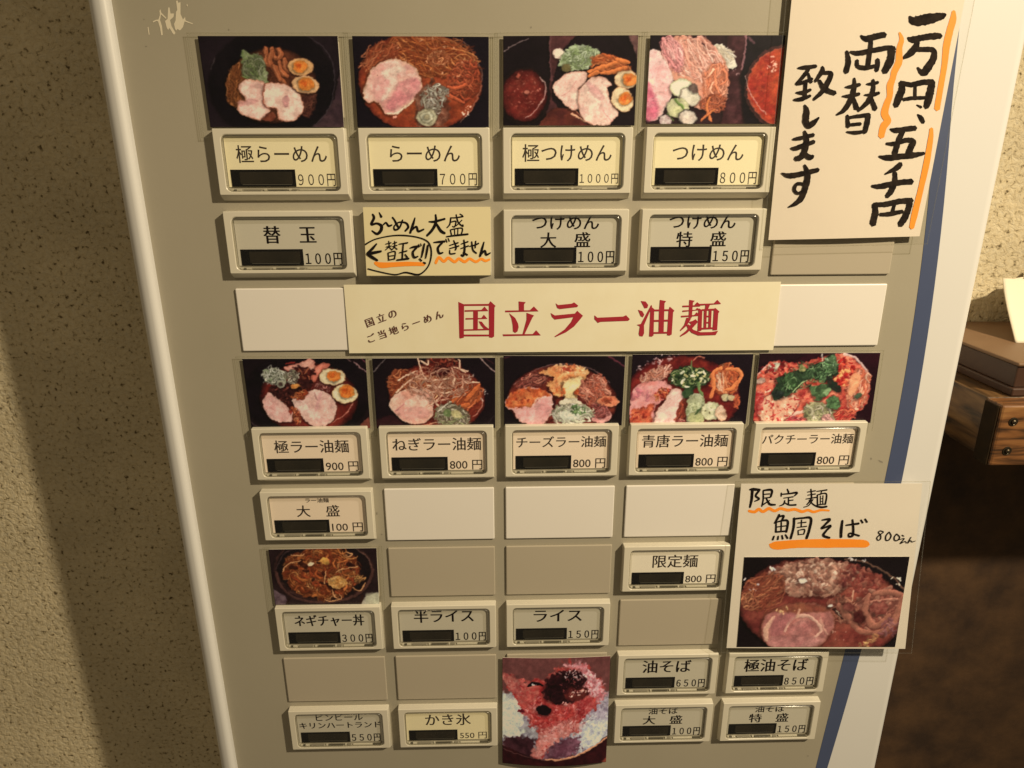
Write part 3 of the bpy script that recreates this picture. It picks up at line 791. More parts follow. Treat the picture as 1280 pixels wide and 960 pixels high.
p.B([(580, 560), (620, 500), (700, 400), (730, 480), (820, 560), (850, 680), (820, 770), (700, 790), (590, 780), (570, 700)], (112, 52, 34), (150, 92, 66), 30, edge=22, soft=16, halo=0)
p.S((720, 560, 100, 130, 20), 34, 130, 17, 70, 60, [(196, 186, 156), (164, 152, 124), (214, 206, 180), (140, 124, 98)], 1.6, (80, 52, 40))
p.E(665, 715, 84, 72, 0, (188, 172, 132), (168, 150, 112), 30, rim=((136, 116, 84), 16)); p.E(665, 712, 54, 45, 0, (206, 192, 154), (180, 162, 122), 20, rim=((150, 132, 96), 10)); p.E(662, 710, 26, 22, 0, (176, 156, 114), (150, 130, 92), 12)
p.K((700, 250, 330, 170, 10), 40, 9, [(236, 170, 120)], .6); p.K((980, 680, 30, 60, 30), 10, 12, [(232, 190, 160)], .8); p.K((400, 715, 20, 8, 0), 3, 14, [(236, 150, 120)])
photo(q, p, 'photo of ramen filling a round bowl, with pale leek rings at its lower edge')

# -- special dipping noodles
q = [(629, 45), (798, 44), (793, 157), (629, 157)]
p = newpic((620, 35), C6, q, 13); p.bg((24, 13, 18), (34, 20, 24), 200)
p.B([(420, 60), (640, 60), (520, 180), (450, 420), (440, 560), (500, 640), (700, 800), (370, 800), (400, 660), (430, 400)], (84, 40, 40), (104, 52, 48), 80, spl=False)
p.B([(470, 640), (620, 650), (760, 770), (740, 820), (360, 820), (390, 700)], (112, 44, 32), (92, 34, 30), 60)
p.B([(1060, 60), (1160, 60), (1150, 300), (1120, 200)], (120, 74, 66), (96, 60, 54), 40, spl=False)
p.E(225, 545, 205, 235, 0, (36, 20, 20)); p.E(225, 540, 182, 212, 6, (112, 26, 22), (134, 40, 30), 60, rim=((70, 14, 16), 60), col3=(150, 56, 40), sc3=24)
p.K((210, 500, 140, 150, 0), 50, 9, [(170, 80, 56), (190, 110, 84)], .7); p.E(245, 515, 18, 14, 0, (206, 110, 84)); p.E(180, 380, 14, 20, 20, (190, 84, 60))
p.L([(350, 390), (395, 460), (380, 560), (310, 660), (230, 720)], 8, (206, 160, 140), .8); p.L([(60, 190), (150, 130), (260, 80)], 8, (140, 110, 100), .9); p.L([(430, 60), (430, 300), (440, 420)], 12, (130, 76, 72), .6)
p.E(500, 205, 48, 42, 30, (236, 200, 170), (226, 186, 156), 30)
p.B([(500, 270), (560, 180), (660, 130), (800, 170), (830, 260), (720, 330), (600, 340), (520, 330)], (160, 164, 116), (184, 184, 144), 30, edge=16, es=24, col3=(120, 136, 76))
p.S((670, 240, 140, 85, -5), 110, 70, 9, 20, 90, [(206, 204, 170), (160, 172, 112), (186, 190, 146), (128, 144, 80)], 1.4, (88, 92, 56))
p.E(560, 320, 40, 32, 0, (110, 92, 48), (130, 112, 66), 20)
p.S((900, 290, 150, 70, 15), 40, 170, 26, 5, 30, [(208, 104, 46), (190, 84, 36), (220, 122, 62)], .5, (110, 36, 16))
for a in ([(740, 350), (850, 310), (1000, 270)], [(840, 360), (930, 350), (1040, 310)], [(960, 250), (1060, 275)], [(740, 390), (790, 360), (820, 350)]): p.L(a, 38, (214, 108, 48), 1, .3, (120, 44, 18))
p.B([(450, 480), (480, 420), (560, 360), (680, 340), (720, 360), (720, 430), (660, 500), (670, 650), (580, 640), (500, 560)], (228, 172, 146), (236, 190, 160), 70, edge=5, rim=((200, 130, 100), 14), col3=(214, 150, 128), sc3=50)
p.L([(520, 540), (590, 500), (640, 420)], 9, (206, 130, 116), .6)
p.L([(600, 680), (660, 720), (760, 775)], 14, (216, 150, 110), 1, .3, (90, 40, 26)); p.L([(640, 670), (700, 730)], 10, (196, 116, 84), 1, .3)
p.B([(660, 500), (720, 430), (780, 390), (870, 400), (930, 450), (890, 480), (920, 590), (975, 680), (930, 740), (900, 780), (770, 775), (690, 720), (655, 600)], (232, 178, 150), (238, 192, 162), 80, edge=5, rim=((206, 130, 100), 14), col3=(216, 148, 130), sc3=55)
p.B([(720, 450), (760, 440), (860, 540), (840, 580), (760, 520)], (208, 136, 124), (222, 160, 142), alpha=.7, soft=18); p.L([(850, 660), (890, 710), (930, 740)], 11, (204, 128, 118), .6)
p.egg(1040, 410, 100, 78, 0, 1070, 410, 62, (232, 190, 136), (226, 104, 46)); p.egg(1010, 570, 88, 104, -30, 1035, 565, 60, (234, 194, 140), (228, 104, 46))
photo(q, p, 'photo of dipping noodles with two halved eggs beside a dark red soup bowl')

# -- dipping noodles with red soup at the right
q = [(813, 44), (982, 44), (970, 155), (807, 155)]
p = newpic((800, 35), C6, q, 14); p.bg((44, 22, 26), (64, 34, 36), 120)
p.B([(80, 60), (300, 60), (160, 160), (80, 180)], (26, 14, 22), spl=False)
p.B([(700, 60), (860, 60), (800, 400), (830, 780), (640, 780), (700, 500)], (66, 28, 32), (92, 46, 46), 60, spl=False)
p.B([(860, 60), (1180, 60), (1120, 780), (840, 780), (800, 430)], (20, 13, 20), (30, 20, 26), 80, spl=False)
p.L([(850, 60), (840, 180), (810, 330)], 16, (190, 120, 116), .7); p.L([(870, 70), (910, 120)], 18, (150, 90, 90), .6); p.K((750, 370, 50, 60, 0), 8, 10, [(200, 150, 140)], .7)
p.E(1180, 480, 345, 350, 12, (90, 44, 40)); p.E(1190, 480, 335, 325, 12, (176, 44, 28), (196, 66, 34), 60, rim=((200, 90, 60), 20), col3=(150, 24, 24), sc3=40)
p.S((980, 430, 100, 200, 0), 24, 40, 6, 0, 90, [(214, 100, 60), (150, 24, 20)], 2, alpha=.6); p.K((1060, 300, 60, 80, 0), 12, 14, [(232, 170, 140)], .8)
p.L([(845, 380), (860, 470), (920, 590), (1010, 690)], 7, (210, 170, 150), .7)
p.B([(560, 180), (630, 125), (700, 160), (760, 250), (770, 310), (680, 320), (600, 240)], (226, 206, 172), (236, 220, 190), 30, edge=10)
p.S((670, 220, 90, 70, 35), 30, 110, 9, 40, 16, [(244, 230, 204), (206, 184, 148)], .4, (160, 130, 100))
p.B([(160, 190), (280, 60), (440, 90), (560, 180), (660, 240), (700, 340), (700, 560), (600, 660), (500, 660), (330, 560), (260, 400), (180, 260)], (222, 146, 112), (212, 128, 96), 60, edge=10)
p.S((440, 240, 220, 160, 20), 130, 220, 16, 58, 18, [(238, 180, 150), (228, 160, 128), (214, 136, 108), (244, 196, 166)], .5, (170, 90, 70))
p.S((260, 200, 80, 140, -20), 50, 190, 16, 66, 14, [(232, 158, 144), (220, 134, 124), (240, 178, 158)], .4, (150, 66, 64))
p.S((600, 450, 100, 170, 5), 80, 200, 18, 95, 22, [(226, 138, 96), (214, 116, 74), (236, 160, 120)], .6, (140, 56, 36))
p.S((590, 600, 110, 70, 0), 30, 140, 15, 10, 60, [(222, 124, 80), (206, 100, 56)], 1.2, (110, 36, 26))
p.L([(560, 560), (530, 640), (570, 740)], 22, (216, 112, 56), 1, .2, (90, 30, 24)); p.L([(600, 650), (540, 690), (490, 740)], 20, (210, 108, 54), 1, .2, (90, 30, 24))
p.B([(70, 200), (150, 190), (220, 300), (270, 420), (250, 560), (200, 640), (150, 720), (60, 730), (30, 500)], (230, 162, 146), (238, 184, 166), 90, edge=6, rim=((240, 200, 176), 20), col3=(222, 146, 136), sc3=60)
p.B([(60, 430), (110, 520), (150, 640), (130, 720), (50, 740), (30, 560)], (214, 96, 110), (224, 130, 134), 40, soft=26)
p.E(330, 480, 90, 75, 0, (216, 204, 158), (228, 216, 176), 50, rim=((190, 172, 120), 22)); p.E(400, 550, 85, 75, 30, (212, 192, 160), (196, 176, 140), 40, rim=((120, 90, 72), 14)); p.E(300, 640, 90, 80, 0, (196, 182, 130), (176, 166, 108), 40)
p.E(430, 480, 44, 30, 40, (100, 72, 60), (130, 100, 84), 20); p.L([(280, 570), (330, 620), (350, 650)], 22, (112, 132, 60), 1, .3); p.L([(220, 690), (260, 740)], 20, (84, 96, 44), 1, .3)
p.E(380, 715, 78, 62, 0, (208, 184, 158), (190, 160, 134), 40, rim=((60, 50, 44), 16)); p.E(200, 740, 50, 44, 0, (208, 180, 160), (180, 140, 130), 20, rim=((100, 70, 70), 10))
photo(q, p, 'photo of dipping noodles with a bright red soup bowl cut off at its right edge')

# -- special chili oil noodles
q = [(302.5, 448.5), (457, 448), (463, 535), (314.5, 536)]
p = newpic((295, 435), C7, q, 21); p.bg((24, 12, 18), (34, 18, 22), 300)
p.E(640, 410, 560, 400, 0, (18, 10, 16), (26, 14, 20), 150)
p.B([(1180, 610), (1060, 720), (1210, 720)], (130, 60, 44), spl=False); p.L([(1050, 130), (1160, 215)], 9, (200, 140, 130), .8); p.L([(980, 90), (1020, 120)], 8, (180, 120, 110), .7); p.L([(1110, 90), (1160, 130)], 10, (160, 70, 80), .7); p.L([(130, 660), (200, 700)], 8, (120, 90, 84), .7)
p.E(650, 450, 440, 320, 4, (110, 26, 20), (140, 40, 28), 70, rim=((50, 12, 14), 60), col3=(80, 18, 18), sc3=40)
p.L([(860, 660), (960, 600), (1040, 490)], 9, (220, 140, 110), .8); p.L([(450, 140), (520, 130)], 16, (180, 40, 30), .8)
p.B([(430, 170), (540, 140), (660, 95), (710, 150), (690, 200), (600, 220), (470, 210)], (224, 138, 112), (232, 160, 132), 50, rim=((190, 90, 70), 16))
p.B([(700, 170), (800, 130), (835, 160), (760, 220), (690, 300), (660, 260)], (222, 120, 92), (210, 100, 74), 40, rim=((170, 70, 50), 14))
p.S((600, 250, 120, 90, 0), 30, 70, 20, 40, 90, [(120, 30, 24), (80, 20, 20), (200, 100, 60)], 1, (40, 10, 10))
p.B([(300, 350), (420, 310), (560, 280), (680, 300), (660, 360), (560, 420), (500, 510), (420, 480), (330, 430)], (60, 20, 20), (84, 30, 26), 24, edge=12, col3=(36, 12, 14))
p.K((460, 400, 170, 90, -10), 140, 12, [(110, 44, 34), (50, 16, 16), (150, 70, 50), (36, 10, 12)], .9)
p.S((340, 250, 110, 75, 10), 90, 75, 13, 20, 90, [(206, 196, 164), (170, 168, 130), (226, 216, 188), (130, 140, 96)], 1.9, (70, 60, 48))
p.S((500, 260, 60, 70, 0), 26, 70, 13, 60, 60, [(200, 184, 150), (150, 140, 104)], 1.9, (50, 30, 26)); p.E(400, 320, 40, 34, 0, (176, 164, 130), rim=((206, 194, 160), 12)); p.E(400, 322, 18, 15, 0, (90, 60, 50))
p.B([(480, 340), (540, 320), (570, 345), (500, 360)], (220, 140, 60), (200, 110, 44), 20)
p.S((760, 340, 90, 50, 0), 30, 60, 10, 40, 80, [(206, 130, 110), (150, 60, 50)], 1.6, (70, 20, 20))
p.B([(240, 470), (280, 400), (330, 420), (420, 490), (500, 570), (505, 640), (420, 660), (310, 630), (260, 560)], (222, 152, 134), (230, 170, 148), 70, edge=5, rim=((230, 180, 150), 14), col3=(206, 126, 112), sc3=50)
p.B([(500, 440), (580, 410), (640, 390), (720, 370), (820, 400), (890, 500), (880, 610), (800, 690), (700, 695), (620, 650), (540, 560), (510, 500)], (226, 166, 142), (232, 180, 156), 80, edge=5, rim=((234, 190, 158), 14), col3=(208, 138, 124), sc3=50)
p.L([(760, 390), (740, 460), (710, 560)], 26, (200, 130, 124), .5, .5); p.L([(700, 400), (720, 470)], 14, (140, 84, 80), .5, .5)
p.S((570, 420, 80, 35, -20), 30, 50, 14, -20, 50, [(214, 100, 44), (190, 66, 30), (226, 140, 70)], 1, (90, 24, 16)); p.S((530, 600, 35, 100, -20), 30, 50, 14, 70, 50, [(210, 100, 50), (230, 150, 90), (170, 50, 30)], 1, (90, 20, 16))
p.egg(855, 258, 118, 76, 3, 872, 252, 62, (240, 206, 150), (226, 92, 26)); p.egg(970, 408, 118, 86, 5, 985, 388, 72, (240, 208, 150), (228, 96, 26))
photo(q, p, 'photo of chili oil noodles with two halved eggs and dark minced topping')

# -- leek chili oil noodles
q = [(465, 448), (619, 447), (619, 535), (471, 535.5)]
p = newpic((455, 435), C7, q, 22); p.bg((22, 11, 18), (32, 16, 22), 250)
p.B([(110, 640), (260, 600), (400, 690), (380, 720), (110, 720)], (58, 22, 26)); p.L([(80, 215), (130, 160), (185, 95)], 9, (140, 116, 104), .8); p.L([(1035, 85), (1100, 160), (1165, 210)], 10, (206, 160, 140), .8); p.L([(1080, 90), (1150, 140)], 6, (150, 60, 60), .6); p.L([(1160, 600), (1100, 680)], 5, (90, 70, 70), .7)
p.E(650, 440, 430, 310, 4, (130, 36, 24), (160, 60, 34), 60, rim=((80, 18, 18), 30), col3=(90, 20, 18), sc3=30)
p.S((340, 320, 130, 130, -35), 80, 200, 18, -40, 22, [(196, 96, 46), (170, 70, 34), (214, 124, 70)], .8, (90, 24, 16))
p.S((620, 330, 220, 90, 0), 80, 170, 14, 10, 60, [(216, 136, 80), (190, 96, 54), (230, 170, 116)], 1.0, (110, 36, 22))
p.S((680, 150, 150, 90, 0), 70, 90, 16, 40, 90, [(150, 40, 28), (110, 24, 20), (206, 120, 80), (190, 70, 44)], 1.2, (50, 12, 12))
p.E(690, 200, 60, 50, 0, (70, 16, 18), (100, 26, 22), 20)
p.B([(220, 500), (270, 420), (360, 370), (480, 360), (600, 400), (615, 560), (580, 640), (470, 680), (350, 650), (250, 560)], (230, 172, 140), (222, 144, 118), 100, edge=5, rim=((236, 190, 154), 18), col3=(238, 192, 162), sc3=60)
p.B([(340, 390), (440, 380), (460, 420), (380, 460)], (224, 130, 100), alpha=.6, soft=20); p.B([(280, 560), (450, 520), (590, 570), (540, 620), (400, 640), (300, 600)], (216, 136, 118), (226, 152, 132), alpha=.7, soft=24); p.L([(275, 560), (330, 520), (350, 495)], 12, (186, 100, 100), .6)
p.S((900, 430, 140, 110, -20), 50, 170, 26, -40, 35, [(208, 92, 40), (190, 74, 34), (220, 112, 60)], .6, (90, 24, 14))
for a in ([(900, 470), (960, 400), (1020, 330)], [(780, 480), (830, 420), (860, 380)], [(860, 520), (930, 500)]): p.L(a, 38, (212, 98, 44), 1, .3, (100, 30, 16))
for a in ([(480, 90), (500, 180), (560, 300)], [(570, 300), (680, 280), (790, 265)], [(560, 330), (650, 350), (780, 360)], [(780, 180), (800, 260), (790, 340)], [(290, 400), (390, 300), (520, 230)], [(560, 520), (640, 470), (720, 380)], [(600, 400), (640, 500), (700, 530)], [(820, 310), (920, 300), (1020, 310)],
          [(800, 170), (860, 190), (920, 210)], [(840, 100), (850, 180), (900, 220)], [(500, 110), (560, 150), (570, 110)], [(870, 250), (880, 330), (870, 370)], [(300, 290), (400, 230), (470, 200)], [(620, 350), (700, 400), (780, 390)], [(690, 300), (640, 380), (580, 400)]):
    p.L(a, 15, (234, 186, 146), 1, .3, (120, 44, 28))
p.S((650, 320, 300, 160, 0), 70, 150, 9, 0, 90, [(236, 190, 152), (214, 150, 112), (226, 170, 130)], .5, (120, 44, 28))
p.S((780, 600, 150, 100, 15), 110, 150, 14, 30, 75, [(206, 190, 150), (166, 150, 112), (140, 146, 90), (222, 206, 172), (120, 110, 76)], .9, (80, 50, 36)); p.E(740, 580, 34, 40, 20, (96, 116, 56), (130, 140, 84), 20, alpha=.8); p.E(820, 590, 50, 34, 20, (206, 186, 120), (190, 166, 100), 20, alpha=.8)
p.L([(970, 610), (1030, 550), (1055, 480)], 8, (220, 160, 130), .7); p.K((1060, 420, 40, 60, 0), 8, 10, [(206, 180, 160)], .8); p.L([(440, 700), (540, 690), (640, 660)], 12, (210, 150, 110), .8); p.K((960, 260, 40, 20, 0), 6, 8, [(190, 170, 150)], .7)
photo(q, p, 'photo of chili oil noodles topped with fine shredded white leek')

# -- cheese chili oil noodles
q = [(629.3, 444.5), (781.7, 445), (777, 531.7), (630, 532.5)]
p = newpic((620, 435), C7, q, 23); p.bg((24, 12, 18), (30, 17, 22), 300)
p.L([(1000, 70), (1060, 110), (1140, 160)], 14, (130, 50, 60), .8); p.L([(75, 90), (120, 75)], 14, (100, 40, 50), .7)
p.E(590, 470, 490, 320, 3, (120, 34, 26), (150, 56, 36), 60, rim=((60, 16, 18), 30), col3=(84, 22, 20), sc3=35)
p.L([(150, 330), (380, 185), (590, 145), (850, 185), (1010, 310)], 9, (150, 100, 90), .7)
p.S((320, 290, 150, 60, -20), 50, 130, 18, -20, 40, [(190, 96, 76), (150, 60, 46), (206, 120, 90)], 1, (60, 16, 16))
p.B([(400, 210), (580, 150), (830, 190), (790, 280), (740, 420), (600, 430), (520, 430), (460, 330), (520, 260), (430, 240)], (218, 128, 66), (232, 170, 104), 60, edge=16, col3=(190, 70, 34), sc3=40)
p.B([(560, 180), (620, 160), (690, 200), (590, 215)], (180, 44, 28), alpha=.8, soft=14)
p.B([(600, 300), (700, 260), (780, 265), (750, 340), (700, 400), (710, 450), (620, 450), (600, 370)], (236, 206, 140), (228, 184, 116), 50, edge=14, rim=((226, 160, 96), 20))
p.K((680, 190, 160, 40, 5), 40, 16, [(240, 190, 130), (206, 100, 54), (226, 150, 90)], .7); p.K((560, 390, 60, 40, 0), 20, 18, [(206, 84, 36), (232, 160, 90)], .8); p.E(735, 390, 38, 26, -20, (196, 70, 30), (216, 110, 50), 20)
p.B([(90, 470), (160, 390), (300, 350), (430, 380), (500, 420), (510, 520), (480, 600), (430, 680), (300, 690), (200, 640), (150, 560), (90, 530)], (222, 142, 128), (230, 166, 146), 80, edge=6, rim=((226, 160, 130), 14))
p.B([(90, 470), (160, 390), (300, 350), (430, 375), (480, 420), (400, 440), (310, 520), (200, 530), (100, 520)], (204, 80, 36), (222, 120, 60), 40, edge=14, soft=10, col3=(150, 36, 24), sc3=26)
p.L([(330, 520), (360, 460), (440, 440)], 16, (232, 184, 154), .7, .4); p.L([(320, 540), (420, 540), (490, 530)], 8, (200, 116, 110), .6)
p.S((880, 380, 130, 130, 20), 80, 140, 22, 60, 60, [(224, 130, 96), (206, 100, 66), (236, 156, 120), (190, 84, 56)], 1.2, (100, 30, 24))
p.B([(900, 470), (960, 430), (1060, 430), (1095, 490), (1000, 530), (930, 510)], (216, 106, 66), (226, 130, 86), 40, rim=((232, 146, 100), 14)); p.S((990, 470, 50, 25, 0), 12, 50, 14, 0, 60, [(190, 74, 44)], .8)
p.E(940, 605, 90, 62, -10, (210, 124, 110), (222, 150, 132), 40, rim=((226, 158, 140), 14)); p.E(945, 600, 34, 24, 0, (130, 40, 40)); p.S((900, 560, 100, 60, 0), 20, 90, 16, 30, 60, [(206, 110, 96), (190, 90, 76)], 1, (90, 26, 26))
p.B([(570, 470), (700, 450), (780, 500), (720, 540), (600, 540)], (222, 200, 158), (206, 180, 140), 40, edge=10)
p.S((680, 590, 180, 90, 0), 90, 120, 24, 20, 60, [(222, 210, 172), (196, 188, 148), (170, 168, 124), (236, 226, 196)], .8, (110, 80, 66))
p.E(660, 600, 90, 46, 0, (230, 220, 186), (214, 204, 166), 40, soft=16, alpha=.7); p.S((730, 550, 70, 40, 10), 20, 50, 14, 30, 70, [(86, 116, 56), (60, 80, 40), (120, 140, 80)], .8); p.L([(520, 460), (525, 530)], 22, (60, 14, 20), .9, .3); p.L([(500, 500), (515, 500)], 8, (230, 200, 180), .8)
photo(q, p, 'photo of chili oil noodles topped with melted pale cheese')

# -- green chili noodles
q = [(790.6, 443), (942, 442.4), (932, 530), (785.8, 532)]
p = newpic((775, 435), C7, q, 24); p.bg((26, 12, 20), (36, 20, 28), 250)
p.E(560, 430, 510, 370, 2, (120, 24, 24), (150, 40, 30), 70, rim=((60, 14, 20), 40), col3=(90, 16, 20), sc3=40)
p.K((340, 110, 230, 40, -22), 40, 14, [(200, 160, 150), (120, 60, 60), (226, 190, 176)], .7); p.L([(660, 110), (700, 75), (755, 90)], 14, (206, 110, 80), .9)
p.S((330, 240, 140, 60, -25), 50, 140, 18, -25, 40, [(222, 160, 126), (200, 124, 90), (230, 176, 146)], 1.2, (120, 40, 30))
p.B([(90, 480), (130, 360), (230, 300), (380, 290), (450, 330), (470, 420), (380, 470), (310, 540), (330, 680), (120, 690), (80, 600)], (224, 140, 128), (216, 120, 104), 70, edge=8, col3=(232, 166, 146), sc3=50)
p.K((190, 410, 90, 60, 0), 12, 30, [(206, 110, 110), (190, 90, 100)], .5); p.B([(100, 560), (200, 530), (310, 500), (280, 620), (310, 690), (110, 690)], (206, 74, 44), (222, 110, 66), 40, edge=14, soft=18, col3=(150, 30, 26), sc3=24)
p.S((390, 410, 80, 50, -20), 30, 60, 18, 20, 60, [(206, 70, 40), (222, 120, 66), (170, 36, 28)], 1)
p.B([(330, 560), (400, 470), (480, 360), (560, 400), (575, 500), (520, 640), (440, 690), (310, 685)], (232, 172, 150), (238, 190, 164), 80, edge=6, rim=((236, 180, 146), 14))
p.S((560, 560, 40, 120, 20), 20, 110, 26, 110, 20, [(190, 80, 50), (150, 50, 34)], .5, (80, 20, 16))
p.B([(440, 290), (470, 210), (560, 170), (680, 170), (790, 210), (810, 280), (760, 340), (680, 350), (600, 400), (560, 360), (480, 330)], (44, 62, 34), (66, 86, 44), 24, edge=14, col3=(26, 38, 24))
p.S((630, 260, 170, 90, 0), 90, 80, 16, 20, 80, [(60, 90, 40), (36, 56, 28), (96, 122, 60), (200, 196, 130), (150, 160, 90)], 1, (22, 32, 18)); p.K((620, 270, 160, 80, 0), 34, 17, [(226, 206, 150), (232, 216, 176), (200, 180, 110)], .9)
p.B([(560, 380), (640, 350), (650, 410), (590, 450), (565, 430)], (50, 74, 40), (70, 96, 52), 20); p.L([(640, 110), (645, 210)], 13, (110, 126, 66), 1, .4)
p.S((930, 290, 120, 130, 20), 50, 170, 26, 80, 45, [(224, 110, 56), (208, 90, 44), (232, 140, 84)], .9, (120, 30, 20))
for a in ([(810, 440), (840, 330), (830, 220), (900, 180)], [(950, 190), (1030, 190), (1080, 240), (1040, 330)], [(950, 370), (1000, 360), (1040, 300)]): p.L(a, 36, (228, 118, 60), 1, .2, (130, 36, 20))
p.S((890, 300, 40, 90, 0), 10, 120, 10, 80, 20, [(236, 180, 140)], .5); p.E(940, 440, 40, 34, 0, (196, 170, 116), (210, 190, 140), 20); p.E(995, 445, 34, 30, 0, (206, 180, 130), (186, 150, 100), 20); p.S((1040, 470, 30, 60, 0), 12, 70, 20, 90, 40, [(214, 90, 50)], .8)
p.B([(600, 480), (650, 410), (740, 410), (760, 500), (730, 640), (620, 670), (590, 600)], (166, 160, 112), (190, 184, 140), 34, edge=10, col3=(110, 116, 66))
p.E(815, 560, 92, 84, 0, (204, 190, 138), (216, 204, 160), 40, rim=((170, 150, 100), 18)); p.E(900, 580, 50, 72, -10, (220, 176, 140), (206, 156, 116), 30, rim=((196, 136, 96), 12)); p.E(680, 620, 74, 52, 0, (176, 166, 110), (150, 146, 90), 24); p.K((790, 550, 30, 30, 0), 3, 14, [(110, 90, 50)]); p.L([(700, 310), (710, 380), (740, 420)], 26, (110, 134, 70), 1, .3); p.L([(670, 590), (720, 540)], 16, (66, 90, 44), .9, .4)
p.S((540, 660, 50, 30, 0), 14, 60, 14, 10, 50, [(150, 40, 40), (210, 130, 110)], .8)
photo(q, p, 'photo of chili oil noodles topped with chopped dark green chili')

# -- coriander noodles
q = [(949, 441.6), (1100.6, 440.8), (1088, 528.5), (941, 529.7)]
p = newpic((930, 435), C7, q, 25); p.bg((56, 12, 24), (40, 10, 20), 200)
p.B([(140, 60), (560, 60), (360, 130), (140, 140)], (44, 16, 24), spl=False)
p.B([(90, 400), (120, 230), (260, 120), (480, 130), (700, 80), (900, 50), (1060, 170), (1115, 260), (1110, 450), (1000, 590), (860, 665), (130, 665), (90, 560)], (206, 74, 54), (226, 120, 84), 60, edge=10, col3=(180, 30, 34), sc3=36)
p.L([(890, 55), (990, 90), (1080, 190), (1110, 250)], 20, (230, 190, 166), .8); p.L([(120, 240), (200, 160), (300, 130)], 16, (224, 176, 156), .7)
p.E(270, 165, 62, 34, -10, (206, 196, 160), (180, 168, 130), 20, edge=12); p.E(150, 290, 50, 24, -20, (196, 160, 130), (180, 130, 110), 20); p.B([(830, 110), (880, 130), (860, 200), (820, 190)], (200, 184, 130), (170, 160, 100), 20)
p.K((300, 220, 170, 90, 0), 60, 22, [(170, 30, 30), (226, 130, 96), (206, 70, 50), (110, 20, 20)], .8)
p.B([(180, 660), (120, 540), (200, 430), (400, 400), (500, 470), (450, 560), (380, 630), (300, 665)], (234, 170, 128), (228, 146, 108), 60, edge=8, rim=((230, 180, 140), 16))
p.K((300, 480, 200, 170, -20), 170, 15, [(206, 60, 50), (190, 40, 40), (226, 110, 80), (238, 190, 150)], .85); p.B([(90, 400), (170, 400), (160, 520), (120, 600), (85, 560)], (206, 40, 40), (190, 30, 36), alpha=.6, soft=30)
p.K((880, 220, 90, 130, 20), 80, 24, [(200, 30, 26), (226, 80, 50), (170, 24, 24), (220, 150, 80)], .9)
p.S((1010, 360, 90, 170, 15), 90, 170, 24, 105, 22, [(236, 150, 108), (226, 124, 80), (240, 174, 132), (214, 100, 64)], .8, (160, 50, 36)); p.B([(950, 260), (1010, 220), (1040, 280), (990, 400), (930, 420)], (238, 156, 104), (232, 140, 90), 40, soft=12)
p.S((880, 600, 110, 60, -20), 30, 110, 20, -30, 30, [(206, 50, 40), (226, 110, 70)], .6, (130, 20, 24)); p.L([(410, 620), (470, 580), (580, 550)], 30, (232, 170, 140), 1, .4, (150, 50, 44)); p.L([(490, 500), (430, 590), (350, 660)], 7, (120, 30, 34), .7); p.S((480, 640, 110, 30, 0), 20, 90, 14, -20, 40, [(220, 130, 110), (180, 40, 50)], .8)
p.B([(560, 640), (540, 520), (640, 480), (740, 500), (800, 600), (800, 660), (570, 665)], (176, 160, 110), (150, 140, 88), 34, edge=14)
p.S((670, 580, 120, 80, 0), 50, 110, 22, 30, 70, [(206, 190, 146), (170, 160, 104), (140, 136, 84), (222, 200, 164)], 1.2, (96, 76, 50)); p.S((750, 630, 60, 40, 0), 14, 80, 20, 60, 40, [(216, 160, 140)], .9, (120, 50, 50))
for pts, c in (([(250, 400), (290, 330), (280, 270), (360, 240), (430, 210), (540, 190), (600, 150), (700, 120), (790, 60), (840, 200), (780, 270), (700, 300), (620, 260), (560, 290), (480, 340), (420, 420), (280, 450)], (56, 76, 46)),
               ([(560, 330), (640, 340), (740, 310), (780, 370), (740, 420), (660, 470), (610, 420)], (88, 116, 66)), ([(700, 130), (790, 60), (840, 200), (780, 240), (740, 220)], (86, 112, 68)), ([(350, 310), (370, 230), (440, 260), (480, 330), (400, 370)], (72, 100, 54)),
               ([(640, 220), (720, 200), (760, 250), (690, 290)], (94, 124, 74)), ([(740, 480), (800, 420), (860, 460), (840, 540), (760, 540)], (92, 124, 70)), ([(260, 400), (310, 370), (360, 400), (300, 450)], (56, 66, 54))):
    p.B(pts, c, tuple(int(v * .7) for v in c), 26, edge=16, es=34, col3=tuple(min(int(v * 1.3), 255) for v in c), sc3=18)
p.S((560, 240, 260, 110, -20), 60, 70, 12, -20, 70, [(50, 78, 40), (110, 150, 84), (36, 56, 34), (150, 170, 110)], .9); p.K((760, 130, 50, 60, 0), 12, 9, [(190, 210, 160)], .6); p.B([(740, 250), (860, 340), (850, 400), (760, 340)], (36, 52, 36), (60, 40, 36), 20); p.L([(440, 390), (500, 320), (560, 290)], 9, (176, 190, 120), .9); p.B([(700, 400), (750, 350), (780, 370), (740, 420)], (176, 196, 130), (150, 180, 110), 20, alpha=.8)
p.E(1015, 425, 34, 20, -30, (86, 100, 66), (66, 80, 56), 14); p.S((620, 320, 50, 12, 0), 4, 50, 14, 0, 20, [(190, 40, 26)]); p.S((650, 120, 40, 12, -20), 3, 50, 14, -20, 10, [(206, 60, 44)]); p.L([(695, 50), (695, 110)], 9, (210, 200, 170), .8); p.E(520, 180, 30, 30, 0, (170, 150, 90), (110, 120, 60), 14)
photo(q, p, 'photo of red noodles topped with bright green coriander leaves')

